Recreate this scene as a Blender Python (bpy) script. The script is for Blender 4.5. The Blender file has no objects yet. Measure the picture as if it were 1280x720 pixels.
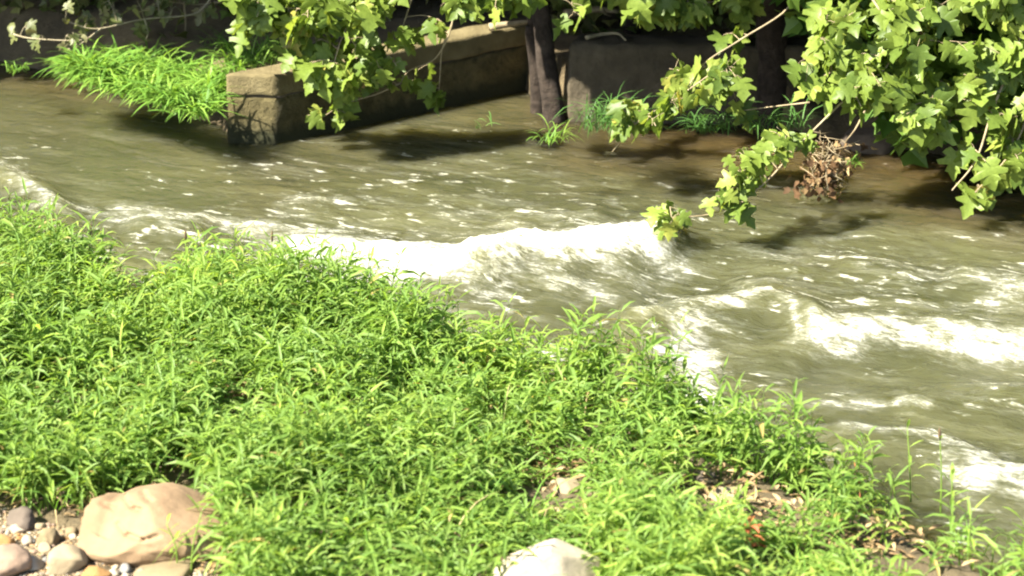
import bpy, bmesh, math, random
import numpy as np
from mathutils import Vector, Matrix, Quaternion, noise as mnoise

random.seed(7)
rng = np.random.default_rng(11)
scene = bpy.context.scene
COL = scene.collection
R = math.radians

# ------------------------------------------------------------------ camera
CAM_Z, PITCH, HFOV = 4.66, R(20.0), R(24.0)
FPX = 640.0 / math.tan(HFOV / 2)
cd = bpy.data.cameras.new('camera')
cam = bpy.data.objects.new('camera', cd)
COL.objects.link(cam)
cam.location = (0, 0, CAM_Z)
cam.rotation_euler = (math.pi / 2 - PITCH, 0, 0)
cd.sensor_fit = 'HORIZONTAL'
cd.angle = HFOV
cd.clip_start, cd.clip_end = 0.1, 500
cd.dof.use_dof = True
cd.dof.focus_distance = 13.2
cd.dof.aperture_fstop = 2.4
scene.camera = cam

# ------------------------------------------------------------------ light
SUN = Vector((-0.61, -0.345, 0.715)).normalized()
w = bpy.data.worlds.new('World')
scene.world = w
w.use_nodes = True
nt = w.node_tree
sky = nt.nodes.new('ShaderNodeTexSky')
sky.sky_type = 'NISHITA'
sky.sun_disc = False
sky.sun_elevation = math.asin(SUN.z)
sky.sun_rotation = math.atan2(SUN.x, SUN.y) % (2 * math.pi)
bg = nt.nodes['Background']
bg.inputs['Strength'].default_value = 0.07
nt.links.new(sky.outputs[0], bg.inputs['Color'])
sl = bpy.data.lights.new('sun', 'SUN')
sl.energy = 4.8
sl.angle = R(0.6)
sl.color = (1.0, 0.95, 0.82)
so = bpy.data.objects.new('sun', sl)
COL.objects.link(so)
so.rotation_euler = SUN.to_track_quat('Z', 'Y').to_euler()
scene.view_settings.view_transform = 'Standard'
scene.view_settings.look = 'None'
scene.view_settings.exposure = 2.5
scene.view_settings.gamma = 1.0
scene.render.engine = 'CYCLES'
scene.cycles.filter_width = 2.0
scene.cycles.max_bounces = 6
scene.cycles.transmission_bounces = 4
scene.cycles.transparent_max_bounces = 4
scene.cycles.use_denoising = True

# ------------------------------------------------------------------ geometry helpers
def ray(px, py):
    a = math.atan((py - 360) / FPX)
    v = Vector(((px - 640) / FPX, math.cos(PITCH) - (py - 360) / FPX * math.sin(PITCH),
                -math.sin(PITCH) - (py - 360) / FPX * math.cos(PITCH)))
    return v

def P(px, py, z=0.0):
    v = ray(px, py)
    t = (z - CAM_Z) / v.z
    return Vector((0, 0, CAM_Z)) + v * t

def Q(px, py, Y):
    v = ray(px, py)
    return Vector((0, 0, CAM_Z)) + v * (Y / v.y)

def project(x, y, z):
    dy = y * math.cos(PITCH) - (z - CAM_Z) * math.sin(PITCH)
    up = y * math.sin(PITCH) + (z - CAM_Z) * math.cos(PITCH)
    return 640 + FPX * x / dy, 360 - FPX * up / dy

def hash2(ix, iy, seed):
    h = (ix.astype(np.int64) * 374761393 + iy.astype(np.int64) * 668265263 + seed * 1442695041) & 0xffffffff
    h = ((h ^ (h >> 13)) * 1274126177) & 0xffffffff
    h = (h ^ (h >> 16)) & 0xffffffff
    return h / 4294967295.0

def vnoise(x, y, seed=0):
    ix, iy = np.floor(x), np.floor(y)
    fx, fy = x - ix, y - iy
    fx = fx * fx * fx * (fx * (fx * 6 - 15) + 10)
    fy = fy * fy * fy * (fy * (fy * 6 - 15) + 10)
    a = hash2(ix, iy, seed); b = hash2(ix + 1, iy, seed)
    c = hash2(ix, iy + 1, seed); d = hash2(ix + 1, iy + 1, seed)
    return ((a * (1 - fx) + b * fx) * (1 - fy) + (c * (1 - fx) + d * fx) * fy) * 2 - 1

def fbm(x, y, seed=0, octv=4):
    s, a, f = 0, 1.0, 1.0
    for k in range(octv):
        s = s + a * vnoise(x * f, y * f, seed + k * 17)
        a *= 0.5; f *= 2.03
    return s / 1.7

def sstep(a, b, x):
    t = np.clip((x - a) / (b - a), 0, 1)
    return t * t * (3 - 2 * t)

def np_mesh(name, V, F, attrs=None, smooth=False):
    """V (n,3); F list of index arrays, each (m,k)"""
    me = bpy.data.meshes.new(name)
    V = np.asarray(V, dtype=np.float32)
    me.vertices.add(len(V))
    me.vertices.foreach_set('co', V.ravel())
    loops = np.concatenate([f.ravel() for f in F]).astype(np.int32)
    tot = np.concatenate([np.full(len(f), f.shape[1], dtype=np.int32) for f in F])
    start = np.concatenate([[0], np.cumsum(tot)[:-1]]).astype(np.int32)
    me.loops.add(len(loops))
    me.loops.foreach_set('vertex_index', loops)
    me.polygons.add(len(tot))
    me.polygons.foreach_set('loop_start', start)
    me.polygons.foreach_set('use_smooth', np.full(len(tot), smooth, dtype=bool))
    me.update(calc_edges=True)
    for k, v in (attrs or {}).items():
        at = me.attributes.new(k, 'FLOAT', 'POINT')
        at.data.foreach_set('value', np.asarray(v, dtype=np.float32))
    me.validate()
    return me

class MB:
    def __init__(self):
        self.v, self.f, self.t = [], [], []
    def add(self, vs, fs, tint=0.5):
        o = len(self.v)
        self.v += [tuple(p) for p in vs]
        self.t += [tint] * len(vs)
        self.f += [tuple(i + o for i in f) for f in fs]
    def tube(self, pts, rad, n=6, cap=True, tint=0.5):
        pts = [Vector(p) for p in pts]
        if not hasattr(rad, '__len__'):
            rad = [rad] * len(pts)
        vs, fs = [], []
        ref = Vector((0.31, 0.17, 0.93))
        for i, p in enumerate(pts):
            d = (pts[min(i + 1, len(pts) - 1)] - pts[max(i - 1, 0)])
            if d.length < 1e-9: d = Vector((0, 0, 1))
            d.normalize()
            a = d.cross(ref)
            if a.length < 0.05: a = d.cross(Vector((1, 0, 0)))
            a.normalize(); b = d.cross(a)
            for k in range(n):
                t = 2 * math.pi * k / n
                vs.append(p + (a * math.cos(t) + b * math.sin(t)) * rad[i])
        for i in range(len(pts) - 1):
            for k in range(n):
                fs.append((i * n + k, i * n + (k + 1) % n, (i + 1) * n + (k + 1) % n, (i + 1) * n + k))
        if cap:
            fs.append(tuple(range(n - 1, -1, -1)))
            fs.append(tuple((len(pts) - 1) * n + k for k in range(n)))
        self.add(vs, fs, tint)
    def mesh(self, name, mat, smooth=True):
        me = bpy.data.meshes.new(name)
        me.from_pydata(self.v, [], self.f)
        at = me.attributes.new('tint', 'FLOAT', 'POINT')
        at.data.foreach_set('value', self.t)
        if smooth:
            me.polygons.foreach_set('use_smooth', [True] * len(me.polygons))
        me.materials.append(mat)
        me.update()
        return me

def link(name, me, parent=None):
    o = bpy.data.objects.new(name, me)
    COL.objects.link(o)
    if parent is not None:
        o.parent = parent
        o.matrix_parent_inverse = Matrix()
        o.location = -parent.location if me is not None else o.location
    return o

def tag(o, label=None, cat=None, group=None, kind=None):
    if label: o['label'] = label
    if cat: o['category'] = cat
    if group: o['group'] = group
    if kind: o['kind'] = kind
    return o

def empty(name, loc):
    o = bpy.data.objects.new(name, None)
    o.empty_display_size = 0.1
    COL.objects.link(o)
    o.location = loc
    return o

def catmull(pts, n=6):
    pts = [Vector(p) for p in pts]
    if len(pts) < 3:
        return [pts[0].lerp(pts[-1], i / n) for i in range(n + 1)]
    ext = [pts[0] * 2 - pts[1]] + pts + [pts[-1] * 2 - pts[-2]]
    out = []
    for i in range(1, len(ext) - 2):
        a, b, c, d = ext[i - 1], ext[i], ext[i + 1], ext[i + 2]
        for k in range(n):
            t = k / n
            out.append(0.5 * ((2 * b) + (c - a) * t + (2 * a - 5 * b + 4 * c - d) * t * t + (3 * b - a - 3 * c + d) * t ** 3))
    out.append(pts[-1])
    return out

# ------------------------------------------------------------------ materials
def new_mat(name):
    m = bpy.data.materials.new(name)
    m.use_nodes = True
    return m, m.node_tree, m.node_tree.nodes['Principled BSDF']

def N(t, kind, **kw):
    n = t.nodes.new(kind)
    for k, v in kw.items():
        if hasattr(n, k): setattr(n, k, v)
        else: n.inputs[k].default_value = v
    return n

def ramp(t, stops, fac=None):
    r = t.nodes.new('ShaderNodeValToRGB')
    el = r.color_ramp.elements
    while len(el) < len(stops): el.new(0.5)
    for e, (p, c) in zip(el, stops):
        e.position = p
        e.color = (*c, 1) if len(c) == 3 else c
    if fac is not None: t.links.new(fac, r.inputs[0])
    return r

def leaf_mat(name, stops, trans=0.45, rough=0.45, per_object=False, back=(1.25, 1.25, 0.7)):
    m, t, b = new_mat(name)
    L = t.links
    if per_object:
        src = N(t, 'ShaderNodeObjectInfo').outputs['Random']
    else:
        src = N(t, 'ShaderNodeAttribute', attribute_name='tint').outputs['Fac']
    r = ramp(t, stops, src)
    tc = N(t, 'ShaderNodeTexCoord')
    nz = N(t, 'ShaderNodeTexNoise', Scale=9.0 if per_object else 5.0, Detail=3.0)
    L.new(tc.outputs['Object'], nz.inputs['Vector'])
    mx = N(t, 'ShaderNodeMix', data_type='RGBA', blend_type='MULTIPLY')
    mx.inputs[0].default_value = 0.55
    rr = ramp(t, [(0.3, (0.6, 0.62, 0.55)), (0.7, (1.15, 1.1, 1.05))], nz.outputs[0])
    L.new(r.outputs[0], mx.inputs[6]); L.new(rr.outputs[0], mx.inputs[7])
    L.new(mx.outputs[2], b.inputs['Base Color'])
    b.inputs['Roughness'].default_value = rough
    b.inputs['Specular IOR Level'].default_value = 0.22
    tr = N(t, 'ShaderNodeBsdfTranslucent')
    m2 = N(t, 'ShaderNodeMix', data_type='RGBA', blend_type='MULTIPLY')
    m2.inputs[0].default_value = 1.0
    m2.inputs[7].default_value = (*back, 1)
    L.new(mx.outputs[2], m2.inputs[6])
    L.new(m2.outputs[2], tr.inputs['Color'])
    ms = N(t, 'ShaderNodeMixShader')
    ms.inputs[0].default_value = trans
    L.new(b.outputs[0], ms.inputs[1]); L.new(tr.outputs[0], ms.inputs[2])
    L.new(ms.outputs[0], t.nodes['Material Output'].inputs['Surface'])
    return m

def rough_mat(name, stops, scale=6.0, detail=8.0, rough=0.9, bump=0.4, bdist=0.02, bscale=40.0, stain=None):
    m, t, b = new_mat(name)
    L = t.links
    tc = N(t, 'ShaderNodeTexCoord')
    nz = N(t, 'ShaderNodeTexNoise', Scale=scale, Detail=detail, Roughness=0.65)
    L.new(tc.outputs['Object'], nz.inputs['Vector'])
    r = ramp(t, stops, nz.outputs[0])
    col = r.outputs[0]
    if stain:
        n3 = N(t, 'ShaderNodeTexNoise', Scale=stain[1], Detail=6.0, Roughness=0.7)
        L.new(tc.outputs['Object'], n3.inputs['Vector'])
        r3 = ramp(t, [(stain[2], (0, 0, 0)), (stain[2] + 0.12, (1, 1, 1))], n3.outputs[0])
        mx = N(t, 'ShaderNodeMix', data_type='RGBA')
        L.new(r3.outputs[0], mx.inputs[0]); L.new(col, mx.inputs[6])
        mx.inputs[7].default_value = (*stain[0], 1)
        col = mx.outputs[2]
    L.new(col, b.inputs['Base Color'])
    b.inputs['Roughness'].default_value = rough
    b.inputs['Specular IOR Level'].default_value = 0.25
    n2 = N(t, 'ShaderNodeTexNoise', Scale=bscale, Detail=8.0, Roughness=0.7)
    L.new(tc.outputs['Object'], n2.inputs['Vector'])
    bp = N(t, 'ShaderNodeBump', Strength=bump, Distance=bdist)
    L.new(n2.outputs[0], bp.inputs['Height'])
    L.new(bp.outputs[0], b.inputs['Normal'])
    return m

M = {}
M['weed'] = leaf_mat('weed_leaf', [(0.0, (0.38, 0.30, 0.11)), (0.06, (0.19, 0.265, 0.052)), (0.35, (0.145, 0.25, 0.052)),
                                   (0.7, (0.215, 0.325, 0.060)), (1.0, (0.31, 0.40, 0.08))], trans=0.55, rough=0.5)
M['stalk'] = leaf_mat('stalk_green', [(0, (0.10, 0.20, 0.03)), (1, (0.20, 0.27, 0.05))], trans=0.15)
M['seed'] = rough_mat('seed_head', [(0.3, (0.05, 0.035, 0.02)), (0.7, (0.12, 0.08, 0.04))], 60)
M['red_stem'] = rough_mat('red_stem', [(0.3, (0.22, 0.06, 0.03)), (0.7, (0.32, 0.12, 0.05))], 30)
M['red_leaf'] = leaf_mat('red_leaf', [(0, (0.28, 0.05, 0.03)), (0.6, (0.36, 0.11, 0.05)), (1, (0.22, 0.16, 0.05))], trans=0.3)
M['reed'] = leaf_mat('reed_blade', [(0.0, (0.28, 0.28, 0.08)), (0.15, (0.095, 0.20, 0.035)), (0.6, (0.145, 0.275, 0.045)), (1.0, (0.22, 0.34, 0.06))], trans=0.45)
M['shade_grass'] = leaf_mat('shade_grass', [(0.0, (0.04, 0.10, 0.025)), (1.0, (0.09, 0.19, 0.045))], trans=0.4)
M['sycamore'] = leaf_mat('sycamore_leaf', [(0.0, (0.085, 0.135, 0.026)), (0.35, (0.14, 0.195, 0.034)), (0.75, (0.18, 0.245, 0.045)),
                                          (0.96, (0.23, 0.275, 0.055)), (1.0, (0.34, 0.30, 0.07))], trans=0.45, rough=0.42, per_object=True)
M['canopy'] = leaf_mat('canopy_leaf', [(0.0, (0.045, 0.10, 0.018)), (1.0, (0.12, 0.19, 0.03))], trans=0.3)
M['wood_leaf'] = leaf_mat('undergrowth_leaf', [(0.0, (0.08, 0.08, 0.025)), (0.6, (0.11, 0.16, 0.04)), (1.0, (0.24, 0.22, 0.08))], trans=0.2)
M['pale_leaf'] = leaf_mat('pale_leaf', [(0.0, (0.07, 0.085, 0.028)), (0.7, (0.11, 0.12, 0.04)), (1.0, (0.20, 0.175, 0.10))], trans=0.3, per_object=True)
M['dead_leaf'] = leaf_mat('dead_leaf', [(0.0, (0.09, 0.052, 0.024)), (0.5, (0.20, 0.13, 0.062)), (1.0, (0.34, 0.25, 0.14))], trans=0.15, rough=0.8)
M['dead_leaf_single'] = leaf_mat('dead_leaf_single', [(0.0, (0.035, 0.019, 0.009)), (0.5, (0.085, 0.046, 0.020)), (0.85, (0.15, 0.09, 0.042)), (1.0, (0.28, 0.20, 0.10))], trans=0.15, rough=0.8, per_object=True)
M['straw'] = leaf_mat('straw', [(0.0, (0.20, 0.14, 0.06)), (1.0, (0.38, 0.30, 0.16))], trans=0.2, rough=0.8)
M['bark'] = rough_mat('bark', [(0.3, (0.014, 0.010, 0.007)), (0.55, (0.042, 0.030, 0.022)), (0.75, (0.075, 0.058, 0.044))], 11, bump=1.0, bdist=0.06, bscale=18)
M['twig'] = rough_mat('twig_bark', [(0.3, (0.16, 0.12, 0.07)), (0.7, (0.32, 0.26, 0.16))], 14)
M['pale_twig'] = rough_mat('pale_twig', [(0.3, (0.15, 0.125, 0.075)), (0.7, (0.28, 0.24, 0.155))], 14)
M['concrete'] = rough_mat('old_concrete', [(0.25, (0.08, 0.064, 0.029)), (0.5, (0.13, 0.104, 0.050)), (0.75, (0.175, 0.143, 0.073))], 5,
                          bump=0.7, bdist=0.03, bscale=35, stain=((0.06, 0.05, 0.024), 7.0, 0.60))
M['concrete_low'] = rough_mat('pitted_concrete', [(0.3, (0.048, 0.040, 0.016)), (0.5, (0.095, 0.077, 0.033)), (0.75, (0.145, 0.119, 0.054))], 9,
                          bump=1.0, bdist=0.05, bscale=28, stain=((0.035, 0.03, 0.013), 8.0, 0.57))
def tide_band(mat, top):
    t = mat.node_tree
    b = t.nodes['Principled BSDF']
    src = b.inputs['Base Color'].links[0].from_socket
    tc = N(t, 'ShaderNodeTexCoord')
    sp = N(t, 'ShaderNodeSeparateXYZ')
    t.links.new(tc.outputs['Object'], sp.inputs[0])
    nz = N(t, 'ShaderNodeTexNoise', Scale=7.0, Detail=5.0)
    t.links.new(tc.outputs['Object'], nz.inputs['Vector'])
    a = N(t, 'ShaderNodeMath', operation='MULTIPLY_ADD'); t.links.new(nz.outputs[0], a.inputs[0]); a.inputs[1].default_value = -0.22; t.links.new(sp.outputs['Z'], a.inputs[2])
    r = ramp(t, [(0.0, (1, 1, 1)), (1.0, (0, 0, 0))])
    mr = N(t, 'ShaderNodeMapRange'); mr.inputs[1].default_value = top - .16; mr.inputs[2].default_value = top - .08
    t.links.new(a.outputs[0], mr.inputs[0]); t.links.new(mr.outputs[0], r.inputs[0])
    mx = N(t, 'ShaderNodeMix', data_type='RGBA')
    t.links.new(r.outputs[0], mx.inputs[0]); t.links.new(src, mx.inputs[6]); mx.inputs[7].default_value = (0.030, 0.030, 0.012, 1)
    t.links.new(mx.outputs[2], b.inputs['Base Color'])
tide_band(M['concrete_low'], 0.13)
M['shade_toned_concrete'] = rough_mat('shade_toned_concrete', [(0.3, (0.034, 0.028, 0.017)), (0.7, (0.085, 0.068, 0.044))], 4, bump=0.7, bdist=0.03, bscale=30)  # darker concrete copy: the second wall's shade is put into its colour
M['boulder'] = rough_mat('sandstone', [(0.25, (0.125, 0.078, 0.042)), (0.5, (0.185, 0.122, 0.068)), (0.8, (0.235, 0.163, 0.094))], 2.5,
                         bump=0.35, bdist=0.012, bscale=30)
def stone(name, c, k=0.72):
    return rough_mat(name, [(0.25, tuple(v * k for v in c)), (0.6, c), (0.85, tuple(min(v * 1.15, .7) for v in c))], 8, bump=0.4, bdist=0.01, bscale=50)
M['stone_pale'] = stone('pale_stone', (0.23, 0.18, 0.11))
M['stone_white'] = stone('white_stone', (0.30, 0.25, 0.18))
M['stone_cream'] = stone('cream_stone', (0.36, 0.30, 0.215))
M['stone_grey'] = stone('grey_stone', (0.17, 0.16, 0.145))
M['stone_orange'] = stone('orange_stone', (0.23, 0.125, 0.045))
M['stone_tan'] = stone('tan_stone', (0.17, 0.128, 0.07))
M['stone_dark'] = stone('dark_stone', (0.085, 0.066, 0.05))
M['stone_pink'] = stone('pink_stone', (0.22, 0.152, 0.105))

# ground: earth, sand and damp silt
m, t, b = new_mat('bank_earth')
tc = N(t, 'ShaderNodeTexCoord')
nz = N(t, 'ShaderNodeTexNoise', Scale=1.4, Detail=9.0, Roughness=0.7)
t.links.new(tc.outputs['Object'], nz.inputs['Vector'])
r = ramp(t, [(0.3, (0.05, 0.034, 0.015)), (0.5, (0.105, 0.076, 0.036)), (0.68, (0.18, 0.135, 0.07))], nz.outputs[0])
t.links.new(r.outputs[0], b.inputs['Base Color'])
b.inputs['Roughness'].default_value = 0.95
n2 = N(t, 'ShaderNodeTexNoise', Scale=22.0, Detail=10.0, Roughness=0.75)
t.links.new(tc.outputs['Object'], n2.inputs['Vector'])
bp = N(t, 'ShaderNodeBump', Strength=0.9, Distance=0.05)
t.links.new(n2.outputs[0], bp.inputs['Height']); t.links.new(bp.outputs[0], b.inputs['Normal'])
M['earth'] = m

# river water
def water_material():
    m, t, b = new_mat('river_water')
    L = t.links
    tc = N(t, 'ShaderNodeTexCoord')
    mp = N(t, 'ShaderNodeMapping')
    mp.inputs['Rotation'].default_value = (0, 0, R(24))
    L.new(tc.outputs['Object'], mp.inputs['Vector'])
    def strn(sc, detail, rough, sx, dist=0.0):
        m2 = N(t, 'ShaderNodeMapping')
        m2.inputs['Scale'].default_value = (sx, 1, 1)
        L.new(mp.outputs[0], m2.inputs['Vector'])
        n = N(t, 'ShaderNodeTexNoise', Scale=sc, Detail=detail, Roughness=rough, Distortion=dist)
        L.new(m2.outputs[0], n.inputs['Vector'])
        return n.outputs[0]
    def math_(op, a, bb=None, clamp=False):
        n = N(t, 'ShaderNodeMath', operation=op)
        n.use_clamp = clamp
        for i, v in enumerate((a, bb)):
            if v is None: continue
            if isinstance(v, (int, float)): n.inputs[i].default_value = v
            else: L.new(v, n.inputs[i])
        return n.outputs[0]
    foam_a = N(t, 'ShaderNodeAttribute', attribute_name='foam').outputs['Fac']
    fleck_a = N(t, 'ShaderNodeAttribute', attribute_name='fleck').outputs['Fac']
    shal = N(t, 'ShaderNodeAttribute', attribute_name='shallow').outputs['Fac']
    # streaky noise (coarse + fine)
    n1 = strn(4.2, 6.0, 0.68, 0.42, 0.6)
    n2 = strn(15.0, 5.0, 0.7, 0.36, 0.4)
    n6 = strn(40.0, 4.0, 0.72, 0.45, 0.8)
    mixn = math_('ADD', math_('ADD', math_('MULTIPLY', n1, 0.50), math_('MULTIPLY', n2, 0.38)), math_('MULTIPLY', n6, 0.22))
    # foam where noise > 1 - foam density, thin at its edges
    th = math_('SUBTRACT', 0.785, math_('MULTIPLY', foam_a, 0.45))
    d = math_('SUBTRACT', mixn, th)
    f0 = math_('ADD', math_('MULTIPLY', d, 2.6), 0.14, True)
    # thin scum drawn out into streaks over all the moving water
    n5 = strn(5.5, 6.0, 0.72, 0.26, 0.9)
    sc = math_('MULTIPLY', math_('SUBTRACT', n5, 0.46), 3.2, True)
    sc = math_('MULTIPLY', sc, math_('ADD', math_('MULTIPLY', fleck_a, 0.75), 0.12))
    f0 = math_('MAXIMUM', f0, math_('MULTIPLY', sc, 0.8))
    # flecks: small drifting scraps of foam
    n3 = strn(12.0, 4.0, 0.62, 0.42, 0.4)
    n4 = strn(1.6, 3.0, 0.55, 0.7)
    fl = math_('SUBTRACT', math_('ADD', n3, math_('MULTIPLY', math_('SUBTRACT', n4, 0.5), 0.34)), math_('SUBTRACT', 0.715, math_('MULTIPLY', fleck_a, 0.21)))
    fl = math_('MULTIPLY', fl, 7.0, True)
    f0 = math_('MAXIMUM', f0, math_('MULTIPLY', fl, 0.78))
    foam = math_('MULTIPLY', math_('POWER', f0, 2.1), math_('MULTIPLY', math_('SUBTRACT', math_('ADD', math_('MULTIPLY', n2, .5), math_('MULTIPLY', n6, .5)), 0.33), 4.2), True)
    # water colour: silty olive, browner where shallow
    nv = strn(1.6, 5.0, 0.6, 0.4, 0.8)
    c1 = ramp(t, [(0.3, (0.035, 0.037, 0.015)), (0.52, (0.053, 0.0535, 0.0235)), (0.72, (0.085, 0.084, 0.040))], nv)
    c2 = ramp(t, [(0.3, (0.027, 0.018, 0.006)), (0.7, (0.058, 0.039, 0.013))], nv)
    mx = N(t, 'ShaderNodeMix', data_type='RGBA')
    L.new(shal, mx.inputs[0]); L.new(c1.outputs[0], mx.inputs[6]); L.new(c2.outputs[0], mx.inputs[7])
    mf = N(t, 'ShaderNodeMix', data_type='RGBA')
    L.new(foam, mf.inputs[0]); L.new(mx.outputs[2], mf.inputs[6])
    mf.inputs[7].default_value = (0.66, 0.65, 0.56, 1)
    L.new(mf.outputs[2], b.inputs['Base Color'])
    b.inputs['Subsurface Radius'].default_value = (0.30, 0.28, 0.14)
    b.inputs['Subsurface Scale'].default_value = 4.0
    L.new(math_('SUBTRACT', 1.0, foam), b.inputs['Subsurface Weight'])
    rr = math_('ADD', 0.16, math_('MULTIPLY', foam, 0.6))
    L.new(rr, b.inputs['Roughness'])
    b.inputs['IOR'].default_value = 1.33
    # ripples
    b1 = strn(7.0, 5.0, 0.6, 0.5, 0.5)
    b2 = strn(30.0, 3.0, 0.6, 0.5, 0.2)
    hb = math_('ADD', math_('MULTIPLY', b1, 0.7), math_('MULTIPLY', b2, 0.16))
    hb = math_('ADD', hb, math_('MULTIPLY', foam, 0.22))
    bp = N(t, 'ShaderNodeBump', Strength=0.8, Distance=0.06)
    L.new(hb, bp.inputs['Height']); L.new(bp.outputs[0], b.inputs['Normal'])
    return m
M['water'] = water_material()

# ------------------------------------------------------------------ terrain and river
near_px = [(-160, 300), (0, 338), (150, 392), (230, 385), (350, 402), (470, 440), (600, 482), (720, 515), (830, 548), (950, 600), (1060, 645), (1180, 700), (1290, 760)]
NEAR = sorted([(p.x, p.y) for p in (P(*q) for q in near_px)])
WALL_A = P(345, 181)          # near corner of the wall's foot
WALL_L = P(284, 179)          # left corner of its end
WALL_B = P(668, 110)          # far end of its foot
wdir = (WALL_B - WALL_A).normalized()
far_px = [(-160, 45), (0, 78), (90, 96), (160, 122), (240, 148), (283, 160)]
FAR = [(p.x, p.y) for p in (P(*q) for q in far_px)]
FAR += [(WALL_L.x + 0.02, WALL_L.y + 0.10), (WALL_A.x, WALL_A.y + 0.12), (WALL_B.x - 0.1, WALL_B.y + 0.03)]
far2 = [P(705, 146), P(860, 150), P(960, 158), P(1080, 180), P(1180, 196), P(1290, 212)]
FAR += [(p.x, p.y) for p in far2]
FAR = sorted(FAR)

def ext(line, s0, s1):
    a, bq = line[0], line[-1]
    return [(a[0] - 60, a[1] + s0 * 60)] + line + [(bq[0] + 60, bq[1] - s1 * 60)]
NEAR_E, FAR_E = ext(NEAR, 0.45, 0.55), ext(FAR, 0.45, 0.35)
nx, ny = np.array(NEAR_E).T
fx_, fy_ = np.array(FAR_E).T
def yn(x): return np.interp(x, nx, ny)
def yf(x): return np.interp(x, fx_, fy_)

def ground_z(x, y):
    x = np.asarray(x, float); y = np.asarray(y, float)
    d1 = yn(x) - y + 0.08 * fbm(x * 2.1, y * 2.1, 5, 3)
    d2 = y - yf(x)
    walled = sstep(-2.0, -1.95, x) * (1 - sstep(1.75, 2.3, x))
    z = np.full(x.shape, -0.42)
    z = np.where(d1 > -1.0, -0.42 + 0.42 * sstep(-1.0, 0.0, d1), z)
    nearz = 0.16 * sstep(0, 0.5, d1) + 0.10 * sstep(0.4, 3.0, d1) + 0.02 * fbm(x * 3, y * 3, 9, 3) * sstep(0, .3, d1)
    z = np.where(d1 > 0, nearz, z)
    soft = 0.30 * sstep(0, 0.9, d2) + 0.25 * sstep(0.5, 3.5, d2)
    hard = 0.38 * sstep(0.0, 0.12, d2) + 0.10 * sstep(0.5, 3.5, d2)
    farz = soft * (1 - walled) + hard * walled
    farz = farz + 0.03 * fbm(x * 2, y * 2, 3, 3) * sstep(0.3, .8, d2) + 1.6 * sstep(4.5, 22, d2)
    rise = -0.42 + 0.42 * sstep(-0.5, 0.0, d2)
    z = np.where((d2 > -0.5) & (d2 <= 0), np.maximum(z, np.where(walled > 0.5, -0.42 + 0.3 * sstep(-.5, 0, d2), rise)), z)
    z = np.where(d2 > 0, np.maximum(farz, 0.0 + 0 * z), z)
    return z

def axis(lo, hi, step, far, n):
    core = np.arange(lo, hi + 1e-6, step)
    g = np.geomspace(step * 2, far, n)
    return np.concatenate([lo - g[::-1], core, hi + g])

def grid_mesh(name, X, Y, zf, attrs=None):
    gx, gy = np.meshgrid(X, Y)
    z = zf(gx.ravel(), gy.ravel())
    V = np.stack([gx.ravel(), gy.ravel(), z], 1)
    nxx, nyy = len(X), len(Y)
    i = np.arange(nxx - 1)[None, :] + nxx * np.arange(nyy - 1)[:, None]
    F = np.stack([i, i + 1, i + 1 + nxx, i + nxx], -1).reshape(-1, 4)
    return np_mesh(name, V, [F], attrs(gx.ravel(), gy.ravel()) if attrs else None, smooth=True)

me = grid_mesh('ground', axis(-4.5, 4.5, 0.05, 180, 26), axis(8.6, 19.5, 0.05, 200, 26), ground_z)
me.materials.append(M['earth'])
ground = tag(link('ground', me), 'brown earth banks and river bed beneath the plants', kind='structure')

def seg_dist(px, py, pts, sy=1.0):
    """distance in px-space to a polyline, y scaled by sy, plus parameter"""
    best = np.full(px.shape, 1e9)
    for (x0, y0), (x1, y1) in zip(pts[:-1], pts[1:]):
        dx, dy = x1 - x0, (y1 - y0) * sy
        L2 = dx * dx + dy * dy + 1e-9
        tt = np.clip(((px - x0) * dx + (py - y0) * sy * dy) / L2, 0, 1)
        d = np.hypot(px - x0 - tt * dx, (py - y0) * sy - tt * dy)
        best = np.minimum(best, d)
    return best

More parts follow.
